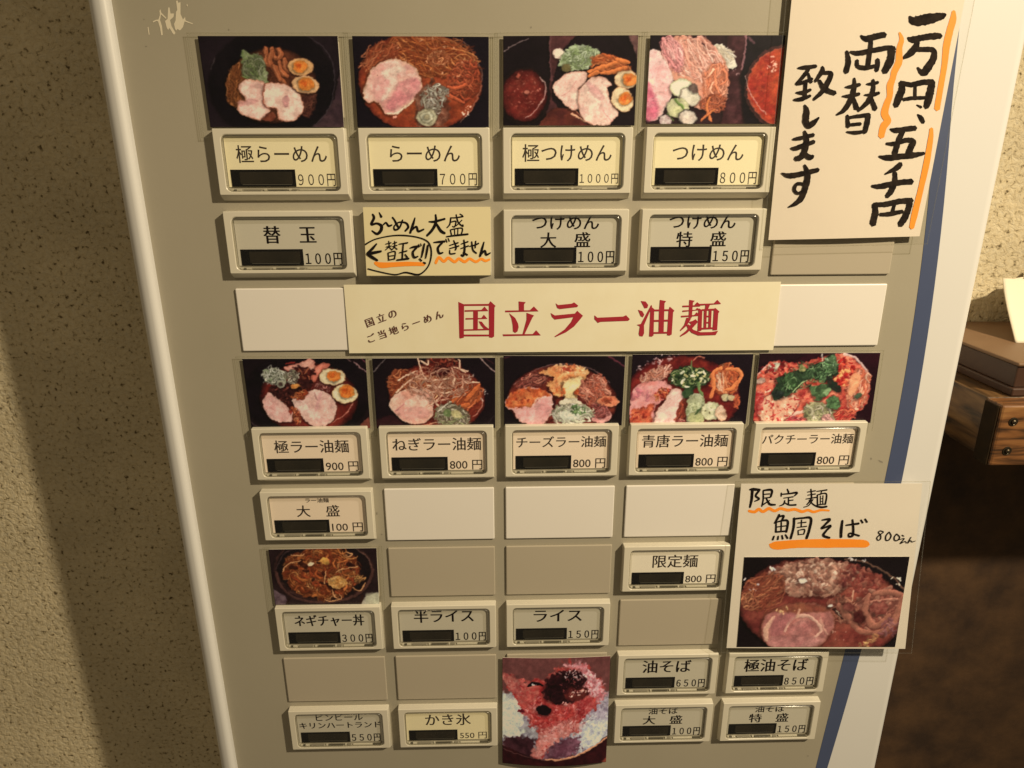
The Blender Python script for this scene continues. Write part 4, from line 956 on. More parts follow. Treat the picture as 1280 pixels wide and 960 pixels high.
# -- leek and pork rice bowl
q = [(335.4, 686.8), (470.6, 685), (474, 755), (344, 756)]
p = newpic((325, 675), 160 / 1280, q, 31, 220); p.bg((40, 20, 22), (56, 32, 32), 120)
p.B([(110, 480), (260, 560), (280, 660), (110, 660)], (120, 90, 90), (90, 60, 66), 50, spl=False); p.B([(1010, 600), (1180, 520), (1200, 650), (1010, 650)], (150, 128, 110), (190, 176, 140), 50); p.B([(1060, 540), (1190, 530), (1190, 620), (1080, 630)], (196, 182, 140), alpha=.7, soft=20); p.L([(270, 640), (300, 560)], 28, (50, 24, 22)); p.L([(1000, 640), (1020, 560)], 24, (60, 26, 20))
p.E(640, 300, 505, 330, 3, (62, 32, 30), (84, 46, 38), 60); p.E(640, 285, 470, 300, 3, (26, 16, 18), (40, 22, 22), 60); p.L([(160, 330), (220, 480), (380, 590), (640, 625), (900, 580), (1060, 470), (1130, 300)], 26, (96, 54, 44), .9); p.L([(960, 90), (1060, 160), (1120, 280)], 12, (140, 90, 70), .7); p.L([(160, 300), (230, 150), (330, 95)], 10, (110, 70, 64), .6)
p.E(620, 330, 390, 265, 3, (120, 46, 22), (150, 70, 30), 50, edge=26, es=50, soft=10)
p.S((620, 330, 380, 240, 3), 260, 190, 18, 15, 80, [(206, 112, 46), (186, 88, 36), (220, 136, 64), (160, 66, 28), (226, 156, 84)], 1.3, (70, 22, 12), taper=.4)
p.S((610, 330, 360, 230, 3), 60, 140, 34, 15, 60, [(196, 88, 36), (214, 112, 46), (170, 64, 28)], .8, (76, 22, 12), taper=.5)
p.K((620, 320, 330, 210, 3), 16, 40, [(60, 20, 14), (44, 14, 14)], .8)
p.E(770, 425, 92, 60, 0, (206, 140, 60), (190, 116, 46), 30, rim=((222, 160, 84), 14)); p.S((770, 425, 90, 60, 0), 24, 120, 9, 10, 50, [(230, 170, 96), (200, 120, 50)], 1.4)
for a in ([(640, 440), (650, 340), (660, 310)], [(760, 330), (800, 300), (860, 290), (980, 265)], [(860, 120), (915, 140), (890, 170), (860, 160)], [(720, 500), (740, 570), (810, 590), (790, 540)], [(640, 600), (720, 610), (800, 590)], [(930, 480), (1000, 510), (1050, 430)], [(230, 320), (240, 280), (290, 240), (400, 210)], [(310, 150), (400, 160), (440, 140)]):
    p.L(a, 12, (222, 150, 88), 1, .3, (80, 28, 16))
p.E(505, 242, 32, 20, 0, (234, 190, 140)); p.K((640, 215, 40, 20, 0), 8, 30, [(220, 150, 60)], .8); p.S((1000, 390, 60, 30, -20), 14, 90, 18, -20, 40, [(214, 146, 70)], .6, (60, 20, 14))
photo(q, p, 'small photo of shredded leek and pork rice in an iron pan', mu=.055)

# -- shaved ice
q = [(628, 822), (763, 820), (757.5, 952.5), (628, 953.6)]
p = newpic((615, 810), 160 / 1024, q, 32, 260); p.bg((114, 56, 50), (126, 66, 58), 60)
H0 = dict(halo=0)
p.B([(70, 400), (160, 350), (240, 300), (500, 250), (760, 250), (930, 380), (940, 700), (820, 800), (560, 850), (300, 830), (70, 730)], (160, 146, 140), (128, 112, 122), 90, edge=22, es=40, soft=14, col3=(190, 180, 168), sc3=30, **H0)
p.B([(70, 400), (150, 350), (220, 400), (250, 520), (230, 680), (190, 750), (70, 700)], (218, 212, 184), (198, 190, 166), 34, edge=34, es=44, soft=26, col3=(228, 224, 202), sc3=18, **H0)
p.B([(690, 640), (820, 540), (930, 540), (925, 715), (820, 780), (640, 810), (610, 740)], (208, 200, 188), (178, 168, 170), 40, edge=34, es=40, soft=26, col3=(222, 214, 200), sc3=18, **H0)
p.B([(760, 460), (900, 400), (930, 540), (790, 570)], (178, 158, 158), (140, 116, 128), 36, edge=30, soft=26, col3=(200, 186, 180), **H0)
p.B([(90, 720), (230, 690), (340, 720), (320, 830), (420, 870), (200, 860), (80, 800)], (86, 38, 44), (56, 20, 28), 50, edge=34, es=36, soft=22, **H0)
p.B([(430, 760), (600, 700), (690, 680), (700, 780), (560, 850), (400, 860)], (104, 50, 62), (146, 88, 98), 36, edge=30, soft=24, **H0)
p.B([(70, 200), (200, 235), (330, 250), (440, 225), (560, 130), (700, 105), (810, 200), (890, 330), (860, 430), (770, 510), (710, 570), (690, 640), (560, 690), (440, 770), (400, 850), (320, 830), (370, 640), (280, 560), (210, 430), (140, 320)], (196, 56, 46), (206, 96, 82), 34, edge=34, es=30, soft=22, col3=(176, 26, 32), sc3=18, **H0)
p.B([(560, 130), (700, 105), (800, 190), (890, 320), (880, 420), (790, 340), (730, 210), (640, 150)], (214, 140, 134), (198, 96, 96), 28, edge=30, es=26, soft=26, col3=(226, 178, 168), **H0)
p.B([(80, 195), (200, 240), (230, 350), (160, 330), (100, 265)], (196, 100, 82), (180, 70, 62), 26, edge=22, soft=20, col3=(206, 130, 110), **H0)
p.B([(390, 620), (520, 570), (690, 580), (690, 640), (560, 695), (450, 765), (390, 850), (315, 830), (370, 700)], (206, 104, 88), (216, 134, 118), 30, edge=26, soft=24, col3=(228, 168, 152), sc3=16, **H0)
p.B([(270, 280), (370, 330), (330, 430), (230, 390)], (206, 104, 84), (196, 64, 56), 22, edge=26, soft=24, alpha=.8)
p.B([(380, 430), (560, 440), (640, 520), (520, 590), (400, 620), (330, 520)], (190, 40, 38), (206, 76, 62), 22, edge=26, soft=26, alpha=.7); p.B([(700, 400), (800, 380), (790, 470), (700, 540), (660, 480)], (178, 34, 38), (206, 90, 80), 24, edge=22, soft=26, alpha=.7)
for rg, an, cl in (((520, 500, 270, 170, 0), 90, [(226, 130, 116), (176, 30, 32), (234, 170, 156), (150, 20, 28)]), ((160, 560, 85, 150, 0), 70, [(240, 236, 216), (190, 182, 164), (222, 214, 192)]), ((800, 650, 120, 120, 0), 100, [(236, 230, 216), (176, 166, 166), (212, 204, 194)]), ((790, 280, 70, 110, -20), 80, [(236, 196, 186), (186, 80, 80)])):
    p.S(rg, 150, 30, 6, an, 80, cl, .9, alpha=.5)
    p.K(rg, 130, 13, cl, .45)
p.B([(410, 350), (440, 230), (560, 175), (690, 165), (755, 240), (705, 300), (745, 360), (660, 405), (540, 420), (440, 395)], (58, 16, 20), (82, 24, 28), 24, edge=16, es=24, col3=(30, 9, 14), sc3=18)
p.B([(600, 310), (740, 300), (775, 360), (660, 405), (580, 385)], (116, 38, 30), (88, 22, 24), 20, edge=12, soft=14, halo=0)
for x, y, r in ((660, 235, 62), (560, 260, 56), (500, 320, 60), (520, 370, 52), (610, 215, 44), (690, 270, 44), (480, 260, 34)): p.E(x, y, r, r * .78, -10, (36, 10, 15), (52, 15, 20), 18, soft=8, edge=6, halo=.4, rim=((74, 22, 26), 14))
p.K((640, 200, 110, 40, 10), 34, 9, [(226, 190, 176), (190, 120, 108)], .8); p.K((680, 350, 70, 30, -20), 30, 10, [(232, 186, 160), (200, 120, 100)], .8); p.K((580, 420, 30, 14, 0), 8, 10, [(226, 150, 130)], .9); p.K((650, 290, 110, 70, 0), 30, 8, [(150, 60, 54)], .8)
p.L([(290, 290), (330, 270), (400, 280)], 30, (24, 8, 14), 1, .5); p.K((330, 278, 20, 8, 0), 4, 8, [(220, 206, 196)])
p.E(412, 477, 58, 40, 5, (22, 8, 14), (34, 12, 18), 20, halo=.3); p.K((240, 490, 12, 10, 0), 3, 22, [(120, 20, 30)])
p.B([(70, 780), (300, 850), (440, 872), (640, 850), (800, 780), (930, 710), (930, 930), (70, 930)], (70, 16, 20), (50, 10, 16), 60, edge=3, halo=.3); p.L([(420, 866), (560, 862), (720, 820), (920, 715)], 18, (206, 134, 90), 1, .2); p.L([(90, 800), (250, 846), (420, 868)], 8, (120, 72, 62), .7); p.B([(870, 900), (930, 860), (930, 930)], (150, 60, 40), spl=False, halo=0)
q3 = [P(x, y, 0.030) for x, y in q]
ice = p.build('menu_photo', q3, bulge=0.045)
tag(ice, 'square unlaminated photo of shaved ice with red syrup and dark beans', 'menu photo')


# ------------------------------------------------------------------ paper signs
def sheet_slab(M, sh, th, mt, n=12):
    """the paper itself, bilinear between its corners, with an edge and a back"""
    g = [[sh.at(i / n, j / n) for i in range(n + 1)] for j in range(n + 1)]
    v = [p for r_ in g for p in r_]; w = n + 1; k = len(v)
    f = [(j * w + i, j * w + i + 1, (j + 1) * w + i + 1, (j + 1) * w + i) for j in range(n) for i in range(n)]
    per = [i for i in range(w)] + [j * w + n for j in range(1, w)] + [n * w + i for i in range(n - 1, -1, -1)] + [j * w for j in range(n - 1, 0, -1)]
    fs = f + [tuple(x + k for x in q[::-1]) for q in f] + [(per[i], per[(i + 1) % len(per)], per[(i + 1) % len(per)] + k, per[i] + k) for i in range(len(per))]
    M.faces(v + [(a, b, c + th) for a, b, c in v], fs, mt)
def strokes(M, sh, org, sc, lst, mt, rough=0.06, wk=1.0):
    for s in lst: brush(M, sh, org, sc, s, mt, rough, wk)

# -- money changing notice (upper right)
mq = [(993.4, -40), (1213.5, -40), (1149.5, 295.3), (960.6, 300)]
sh = Sheet(mq, [0.016, 0.014, 0.010, 0.012], bow=0.014)
M = Mesh(); sheet_slab(M, sh, 0.004, PAPER)
a, s = (1080, 0), 140 / 960
strokes(M, sh, a, s, [
  [(385, 158, 20), (420, 195, 80), (500, 190, 95), (600, 168, 85), (665, 152, 60), (695, 140, 30)],
  [(370, 345, 20), (410, 362, 60), (500, 342, 55), (600, 330, 60), (655, 328, 45)],
  [(450, 375, 45), (440, 420, 55), (390, 480, 60), (325, 525, 20)],
  [(420, 450, 40), (510, 445, 45), (590, 455, 50), (590, 520, 60), (545, 600, 68), (500, 650, 60), (452, 605, 20)],
  [(312, 730, 45), (318, 790, 62), (290, 870, 65), (262, 935, 50)], [(320, 735, 35), (400, 752, 45), (500, 730, 50), (590, 730, 50)],
  [(575, 735, 60), (565, 800, 68), (545, 880, 66), (525, 945, 50)], [(330, 880, 30), (400, 868, 35), (520, 862, 30)], [(432, 765, 30), (430, 865, 30)], [(445, 925, 12), (485, 945, 26)]], BRUSHINK, 0.10)
strokes(M, sh, a, s, [[(765, 110, 30), (760, 180, 55), (730, 290, 60), (702, 420, 60), (682, 600, 50), (650, 780, 50), (620, 960, 50)],
  [(300, 300, 18), (318, 360, 40), (300, 430, 48), (296, 500, 56), (292, 560, 60), (255, 640, 55), (240, 700, 50), (218, 760, 60), (214, 850, 50), (188, 920, 56), (170, 1000, 64), (196, 1060, 60), (160, 1110, 60), (140, 1195, 52)]], ORANGE, 0.03)
a, s = (1070, 140), 140 / 840
strokes(M, sh, a, s, [[(455, 40, 10), (480, 65, 36), (500, 100, 30)],
  [(250, 150, 15), (290, 160, 40), (360, 150, 38), (440, 142, 42)], [(345, 165, 40), (315, 230, 42), (282, 335, 45)],
  [(220, 258, 20), (280, 258, 35), (370, 232, 38), (420, 238, 42), (415, 265, 48), (395, 310, 50), (385, 345, 45)], [(165, 352, 15), (230, 362, 45), (330, 352, 45), (420, 342, 45), (508, 328, 22)],
  [(330, 405, 38), (300, 435, 42), (210, 482, 12)], [(112, 568, 20), (180, 570, 42), (300, 545, 42), (415, 535, 45)], [(285, 470, 35), (285, 540, 42), (260, 600, 45), (225, 645, 35)],
  [(132, 700, 40), (140, 760, 50), (120, 845, 50)], [(135, 702, 30), (220, 700, 40), (320, 680, 42), (415, 675, 45)], [(400, 690, 46), (385, 750, 46), (355, 810, 50), (325, 850, 45)], [(175, 775, 25), (250, 770, 35), (345, 752, 30)], [(285, 700, 25), (265, 765, 28)]], BRUSHINK, 0.10)
strokes(M, sh, a, s, [[(560, 145, 26), (555, 220, 38), (525, 400, 46), (480, 600, 42), (440, 760, 48), (415, 870, 36)]], ORANGE, 0.03)
a, s = (960, 30), 160 / 1024
strokes(M, sh, a, s, [[(738, 112, 15), (780, 138, 50), (860, 118, 52), (930, 105, 50)], [(820, 140, 35), (812, 220, 38), (792, 370, 40)], [(625, 240, 26), (638, 320, 46), (618, 410, 42)],
  [(652, 245, 18), (720, 255, 42), (850, 230, 42), (960, 212, 42), (1005, 222, 44)], [(985, 235, 60), (970, 320, 62), (925, 405, 56)], [(708, 312, 28), (712, 360, 36), (770, 375, 38), (860, 358, 30)], [(870, 305, 34), (872, 345, 40), (862, 398, 34)],
  [(612, 530, 12), (660, 525, 32), (730, 508, 28)], [(685, 458, 20), (682, 540, 40), (650, 640, 42), (600, 715, 36), (542, 750, 14)], [(588, 603, 12), (650, 600, 34), (725, 582, 26)], [(672, 610, 30), (705, 700, 44)],
  [(782, 505, 12), (830, 502, 32), (875, 490, 25)], [(835, 470, 25), (832, 560, 38), (790, 650, 40), (715, 720, 20)], [(765, 592, 12), (830, 590, 32), (882, 575, 25)], [(820, 620, 30), (850, 705, 44)],
  [(628, 755, 25), (635, 845, 36)], [(630, 775, 25), (720, 760, 30), (805, 752, 36)], [(795, 760, 42), (785, 820, 42), (765, 890, 38)], [(640, 830, 25), (735, 822, 28)], [(622, 885, 12), (690, 892, 30), (775, 880, 25)],
  [(235, 375, 12), (290, 370, 34), (382, 360, 28)], [(330, 370, 20), (290, 430, 34), (222, 505, 22)], [(225, 505, 22), (280, 490, 30), (350, 462, 26)], [(318, 420, 20), (342, 490, 28)], [(298, 480, 30), (290, 612, 34)],
  [(220, 572, 12), (275, 572, 34), (338, 550, 24)], [(202, 630, 15), (260, 625, 34), (335, 598, 24)],
  [(430, 362, 15), (430, 400, 38), (375, 482, 24)], [(440, 415, 26), (500, 420, 36), (470, 500, 42), (425, 570, 38), (362, 628, 22)], [(405, 475, 24), (450, 545, 42), (532, 578, 36)],
  [(288, 672, 15), (305, 720, 46), (298, 800, 52), (322, 838, 46), (360, 812, 44), (402, 772, 14)]], BRUSHINK, 0.10)
a, s = (960, 130), 120 / 823
strokes(M, sh, a, s, [[(208, 325, 15), (260, 318, 34), (385, 288, 34)], [(192, 400, 15), (240, 400, 40), (390, 345, 34)], [(308, 258, 25), (326, 330, 46), (310, 420, 50), (280, 475, 50), (232, 490, 42)], [(290, 440, 38), (350, 476, 46), (382, 468, 30)],
  [(112, 610, 10), (180, 632, 44), (300, 612, 42), (425, 582, 38)], [(308, 542, 20), (336, 620, 50), (318, 720, 52), (280, 820, 48), (230, 865, 35), (172, 893, 10)], [(300, 702, 28), (245, 700, 28), (222, 745, 30), (250, 778, 25), (295, 760, 24)]], BRUSHINK, 0.10)
money = M.build('paper_notice', origin=sh.at(0.5, 1))
tag(money, 'tall white paper notice with black brush writing about changing large banknotes', 'notice')
film([sh.at(0, 0), sh.at(1, 0), sh.at(1, 1), sh.at(0, 1)], money, mu=0.05, mb=0.055, notch=False, lift=0.030)

# -- small yellow note on a button
nq = [(453.7, 259), (613, 258.5), (613.5, 344), (458.3, 344.6)]
sh = Sheet(nq, [-0.008, -0.008, -0.010, -0.012], bow=0.008)
M = Mesh(); sheet_slab(M, sh, 0.004, NOTE)
a, s = (450, 255), 170 / 1280
N1 = [[(180, 78, 12), (202, 122, 32)], [(118, 95, 22), (132, 130, 32), (108, 190, 30), (160, 182, 26), (202, 205, 36), (196, 250, 38), (160, 280, 32), (112, 250, 16)],
 [(220, 195, 18), (245, 175, 22), (270, 205, 26), (302, 196, 18)], [(305, 125, 22), (325, 150, 22), (345, 190, 28), (368, 228, 24)], [(402, 148, 18), (372, 222, 22), (330, 242, 24), (322, 210, 18), (365, 172, 18), (430, 176, 24), (455, 215, 28), (425, 254, 22)],
 [(518, 128, 14), (500, 190, 30), (472, 272, 28)], [(488, 245, 20), (530, 212, 26), (550, 255, 28), (602, 236, 20)],
 [(648, 165, 15), (700, 165, 28), (800, 138, 24)], [(712, 98, 20), (715, 170, 32), (682, 240, 34), (630, 297, 28)], [(720, 185, 24), (760, 250, 36), (800, 275, 28)],
 [(850, 128, 12), (900, 128, 16), (972, 116, 18)], [(855, 132, 18), (845, 190, 18), (818, 222, 14)], [(860, 168, 15), (902, 162, 16), (892, 212, 16), (870, 208, 12)], [(905, 98, 15), (925, 170, 18), (968, 208, 18), (968, 190, 10)], [(960, 150, 14), (905, 205, 12)], [(940, 92, 12), (966, 108, 14)],
 [(850, 240, 14), (862, 288, 16)], [(855, 240, 14), (960, 226, 16), (952, 288, 16)], [(890, 240, 12), (893, 288, 12)], [(922, 236, 12), (920, 286, 12)], [(812, 306, 15), (900, 294, 22), (1018, 282, 22)],
 [(692, 360, 12), (740, 355, 26), (800, 350, 26)], [(775, 362, 24), (735, 410, 28), (746, 460, 28), (782, 455, 18)], [(808, 326, 12), (820, 358, 14)], [(830, 320, 12), (842, 350, 14)],
 [(842, 388, 12), (925, 362, 18)], [(842, 418, 12), (932, 392, 18)], [(882, 340, 14), (905, 400, 20), (898, 432, 18)], [(845, 432, 14), (850, 466, 18), (898, 462, 16)],
 [(952, 375, 12), (1018, 352, 18)], [(948, 418, 12), (1022, 392, 18)], [(978, 335, 16), (986, 410, 24), (975, 482, 26), (952, 476, 20)], [(972, 455, 20), (1012, 478, 22)],
 [(1032, 396, 12), (1080, 385, 18), (1118, 368, 18)], [(1052, 352, 16), (1064, 430, 20), (1098, 462, 18)], [(1090, 346, 16), (1085, 412, 16)],
 [(1168, 355, 14), (1150, 420, 26), (1130, 492, 26)], [(1142, 472, 18), (1175, 438, 24), (1190, 475, 26), (1228, 458, 16)],
 [(50, 380, 20), (100, 350, 16), (160, 325, 14), (290, 298, 14), (410, 293, 16), (540, 310, 14), (630, 345, 16), (665, 400, 18), (672, 480, 18), (650, 570, 16), (600, 635, 18), (540, 662, 20), (430, 642, 18), (330, 662, 14), (180, 635, 14), (75, 608, 14)],
 [(202, 442, 24), (140, 455, 34), (70, 466, 40)], [(68, 462, 20), (115, 422, 32), (158, 372, 18)], [(68, 470, 28), (120, 502, 36), (168, 530, 22)],
 [(242, 375, 10), (295, 362, 14)], [(272, 345, 10), (275, 395, 14), (242, 430, 12)], [(248, 402, 10), (298, 392, 12)], [(275, 402, 10), (298, 425, 12)], [(308, 372, 10), (348, 358, 14)], [(328, 345, 10), (328, 395, 14), (300, 432, 12)], [(305, 398, 10), (352, 386, 12)], [(325, 402, 10), (352, 424, 14)],
 [(266, 455, 14), (272, 522, 14)], [(268, 458, 12), (332, 445, 14), (325, 518, 16)], [(275, 488, 10), (322, 482, 12)], [(268, 526, 12), (332, 512, 14)],
 [(368, 375, 12), (452, 362, 18)], [(410, 375, 16), (404, 440, 18), (400, 512, 18)], [(372, 456, 12), (445, 438, 16)], [(348, 525, 18), (462, 510, 24)], [(425, 470, 14), (448, 500, 20)],
 [(472, 412, 12), (510, 400, 24), (562, 395, 24)], [(535, 408, 24), (500, 450, 26), (512, 498, 26), (548, 490, 16)], [(552, 375, 10), (560, 398, 12)], [(572, 368, 10), (580, 392, 12)],
 [(608, 370, 20), (594, 440, 24), (580, 502, 14)], [(642, 382, 20), (632, 440, 24), (620, 508, 14)], [(560, 512, 16), (582, 532, 20)], [(598, 545, 16), (618, 556, 22)]]
strokes(M, sh, a, s, [[(140, 552, 26), (200, 574, 54), (300, 570, 46), (450, 562, 42), (605, 565, 34)],
 [(712, 556, 26), (728, 520, 28), (748, 502, 28), (790, 538, 28), (832, 506, 28), (890, 542, 28), (932, 514, 28), (985, 542, 28), (1032, 514, 26), (1090, 542, 26), (1140, 516, 26), (1180, 534, 26), (1222, 520, 20)]], ORANGE, 0.03)
strokes(M, sh, a, s, N1, INK, 0.05, 0.82)
tag(M.build('yellow_note', origin=sh.at(0.5, 1)), 'small yellow handwritten note with an arrow in a circled message', 'note')

# -- crimson banner over the white blanks
bq = [(429.6, 356), (976.3, 352.2), (966.5, 437.5), (436.6, 441.5)]
sh = Sheet(bq, [0.040, 0.040, 0.038, 0.036], bow=0.006)
M = Mesh(); sheet_slab(M, sh, 0.0035, BANNER)
def polys(org, sc, lst, mt):
    for pl in lst:
        p3 = sh.px([(org[0] + x * sc, org[1] + y * sc) for x, y in pl]); M.poly(p3, mt)
a, s = (560, 360), 180 / 1280
polys(a, s, [[(86, 122), (137, 145), (135, 440), (102, 448), (95, 440)], [(130, 143), (360, 140), (360, 157), (130, 159)], [(370, 116), (416, 158), (406, 172), (403, 430), (385, 441), (358, 438), (355, 140)], [(130, 412), (362, 412), (362, 428), (130, 429)],
 [(142, 196), (290, 193), (318, 164), (352, 204), (142, 210)], [(150, 266), (290, 265), (312, 236), (344, 273), (150, 280)], [(138, 366), (362, 360), (362, 373), (138, 379)], [(218, 205), (260, 205), (258, 368), (218, 370)], [(266, 294), (294, 298), (322, 335), (357, 362), (310, 359), (285, 330)],
 [(620, 118), (683, 124), (668, 145), (668, 200), (622, 202)], [(500, 199), (720, 196), (755, 162), (797, 206), (502, 214)], [(535, 221), (590, 265), (615, 315), (620, 345), (610, 385), (590, 398), (570, 385), (567, 330), (556, 270)], [(690, 219), (757, 242), (742, 262), (672, 410), (655, 408), (690, 280)], [(478, 410), (745, 407), (775, 373), (817, 419), (485, 426)],
 [(948, 134), (970, 150), (1090, 138), (1112, 126), (1149, 155), (1140, 168), (985, 186), (962, 176)], [(904, 220), (940, 242), (1120, 225), (1140, 201), (1191, 245), (1170, 272), (1142, 305), (1110, 342), (1040, 392), (945, 434), (938, 428), (1030, 365), (1085, 300), (1105, 258), (940, 279), (915, 255)]], RED)
a, s = (730, 360), 180 / 1280
polys(a, s, [[(84, 240), (110, 262), (340, 252), (365, 240), (399, 275), (385, 290), (140, 299), (115, 309), (84, 275)],
 [(497, 114), (540, 119), (563, 150), (555, 176), (530, 179)], [(472, 192), (510, 204), (528, 235), (515, 259), (495, 248)], [(461, 325), (498, 318), (590, 149), (598, 160), (525, 330), (526, 400), (512, 429), (485, 425), (478, 405), (488, 340)],
 [(583, 158), (626, 195), (616, 205), (610, 420), (595, 431), (571, 428), (578, 300)], [(612, 190), (752, 187), (752, 203), (612, 206)], [(668, 104), (723, 115), (708, 135), (700, 392), (655, 394), (660, 200)], [(755, 164), (797, 200), (785, 215), (772, 412), (755, 421), (731, 418), (745, 200)], [(610, 282), (746, 279), (746, 296), (610, 299)], [(606, 390), (738, 387), (738, 403), (606, 405)],
 [(930, 104), (978, 112), (962, 130), (952, 262), (925, 264)], [(868, 155), (975, 152), (1000, 124), (1032, 150), (1025, 163), (870, 169)], [(868, 198), (985, 192), (1000, 174), (1022, 195), (870, 211)], [(855, 245), (975, 238), (995, 214), (1027, 245), (858, 259)],
 [(905, 262), (947, 268), (905, 335), (850, 382), (848, 372), (885, 325)], [(925, 300), (960, 290), (985, 275), (1007, 300), (960, 352), (905, 402), (850, 432), (846, 422), (905, 375), (945, 320)], [(903, 325), (925, 322), (965, 370), (1030, 391), (1130, 389), (1187, 378), (1165, 416), (1010, 421), (950, 396), (915, 355)],
 [(1008, 140), (1150, 135), (1180, 104), (1214, 140), (1010, 156)], [(1075, 148), (1113, 150), (1095, 190), (1070, 192)], [(1012, 178), (1046, 195), (1038, 377), (1004, 381), (1010, 250)], [(1038, 187), (1156, 181), (1156, 198), (1038, 201)], [(1160, 174), (1199, 208), (1188, 225), (1178, 372), (1139, 374), (1150, 190)], [(1062, 196), (1086, 196), (1080, 364), (1058, 364)], [(1105, 195), (1129, 195), (1122, 360), (1100, 362)], [(1078, 245), (1112, 243), (1112, 256), (1078, 258)], [(1076, 300), (1110, 298), (1110, 312), (1076, 313)], [(1033, 352), (1148, 347), (1148, 362), (1033, 367)]], RED)
DKR = mat('maroon_print', (0.10, 0.02, 0.02), 0.6)
def slanted(txt, px0, px1, size_px):
    """letters spaced evenly along a line between two photo pixels"""
    n = len(txt); ang = math.atan2(px1[1] - px0[1], px1[0] - px0[0]); ca, sa = math.cos(ang), math.sin(ang)
    for i, ch in enumerate(txt):
        k = i / (n - 1); cx, cy = px0[0] + (px1[0] - px0[0]) * k, px0[1] + (px1[1] - px0[1]) * k
        v, f = text_mesh(ch); x0, x1 = v[:, 0].min(), v[:, 0].max()
        for o in (-0.012, 0.012):
            x = (v[:, 0] - 0.5 + o) * size_px; y = -(v[:, 1] - 0.38) * size_px
            M.faces(sh.px(np.c_[cx + x * ca - y * sa, cy + x * sa + y * ca]), f, DKR)
a, s = (430, 350), 280 / 1280
slanted('国立の', (a[0] + 147 * s, a[1] + 240 * s), (a[0] + 276 * s, a[1] + 192 * s), 12.0)
slanted('ご当地らーめん', (a[0] + 154 * s, a[1] + 332 * s), (a[0] + 540 * s, a[1] + 197 * s), 11.6)
tag(M.build('paper_banner', origin=sh.at(0.5, 1)), 'long cream paper strip lettered in crimson across the white blank plates', 'banner')

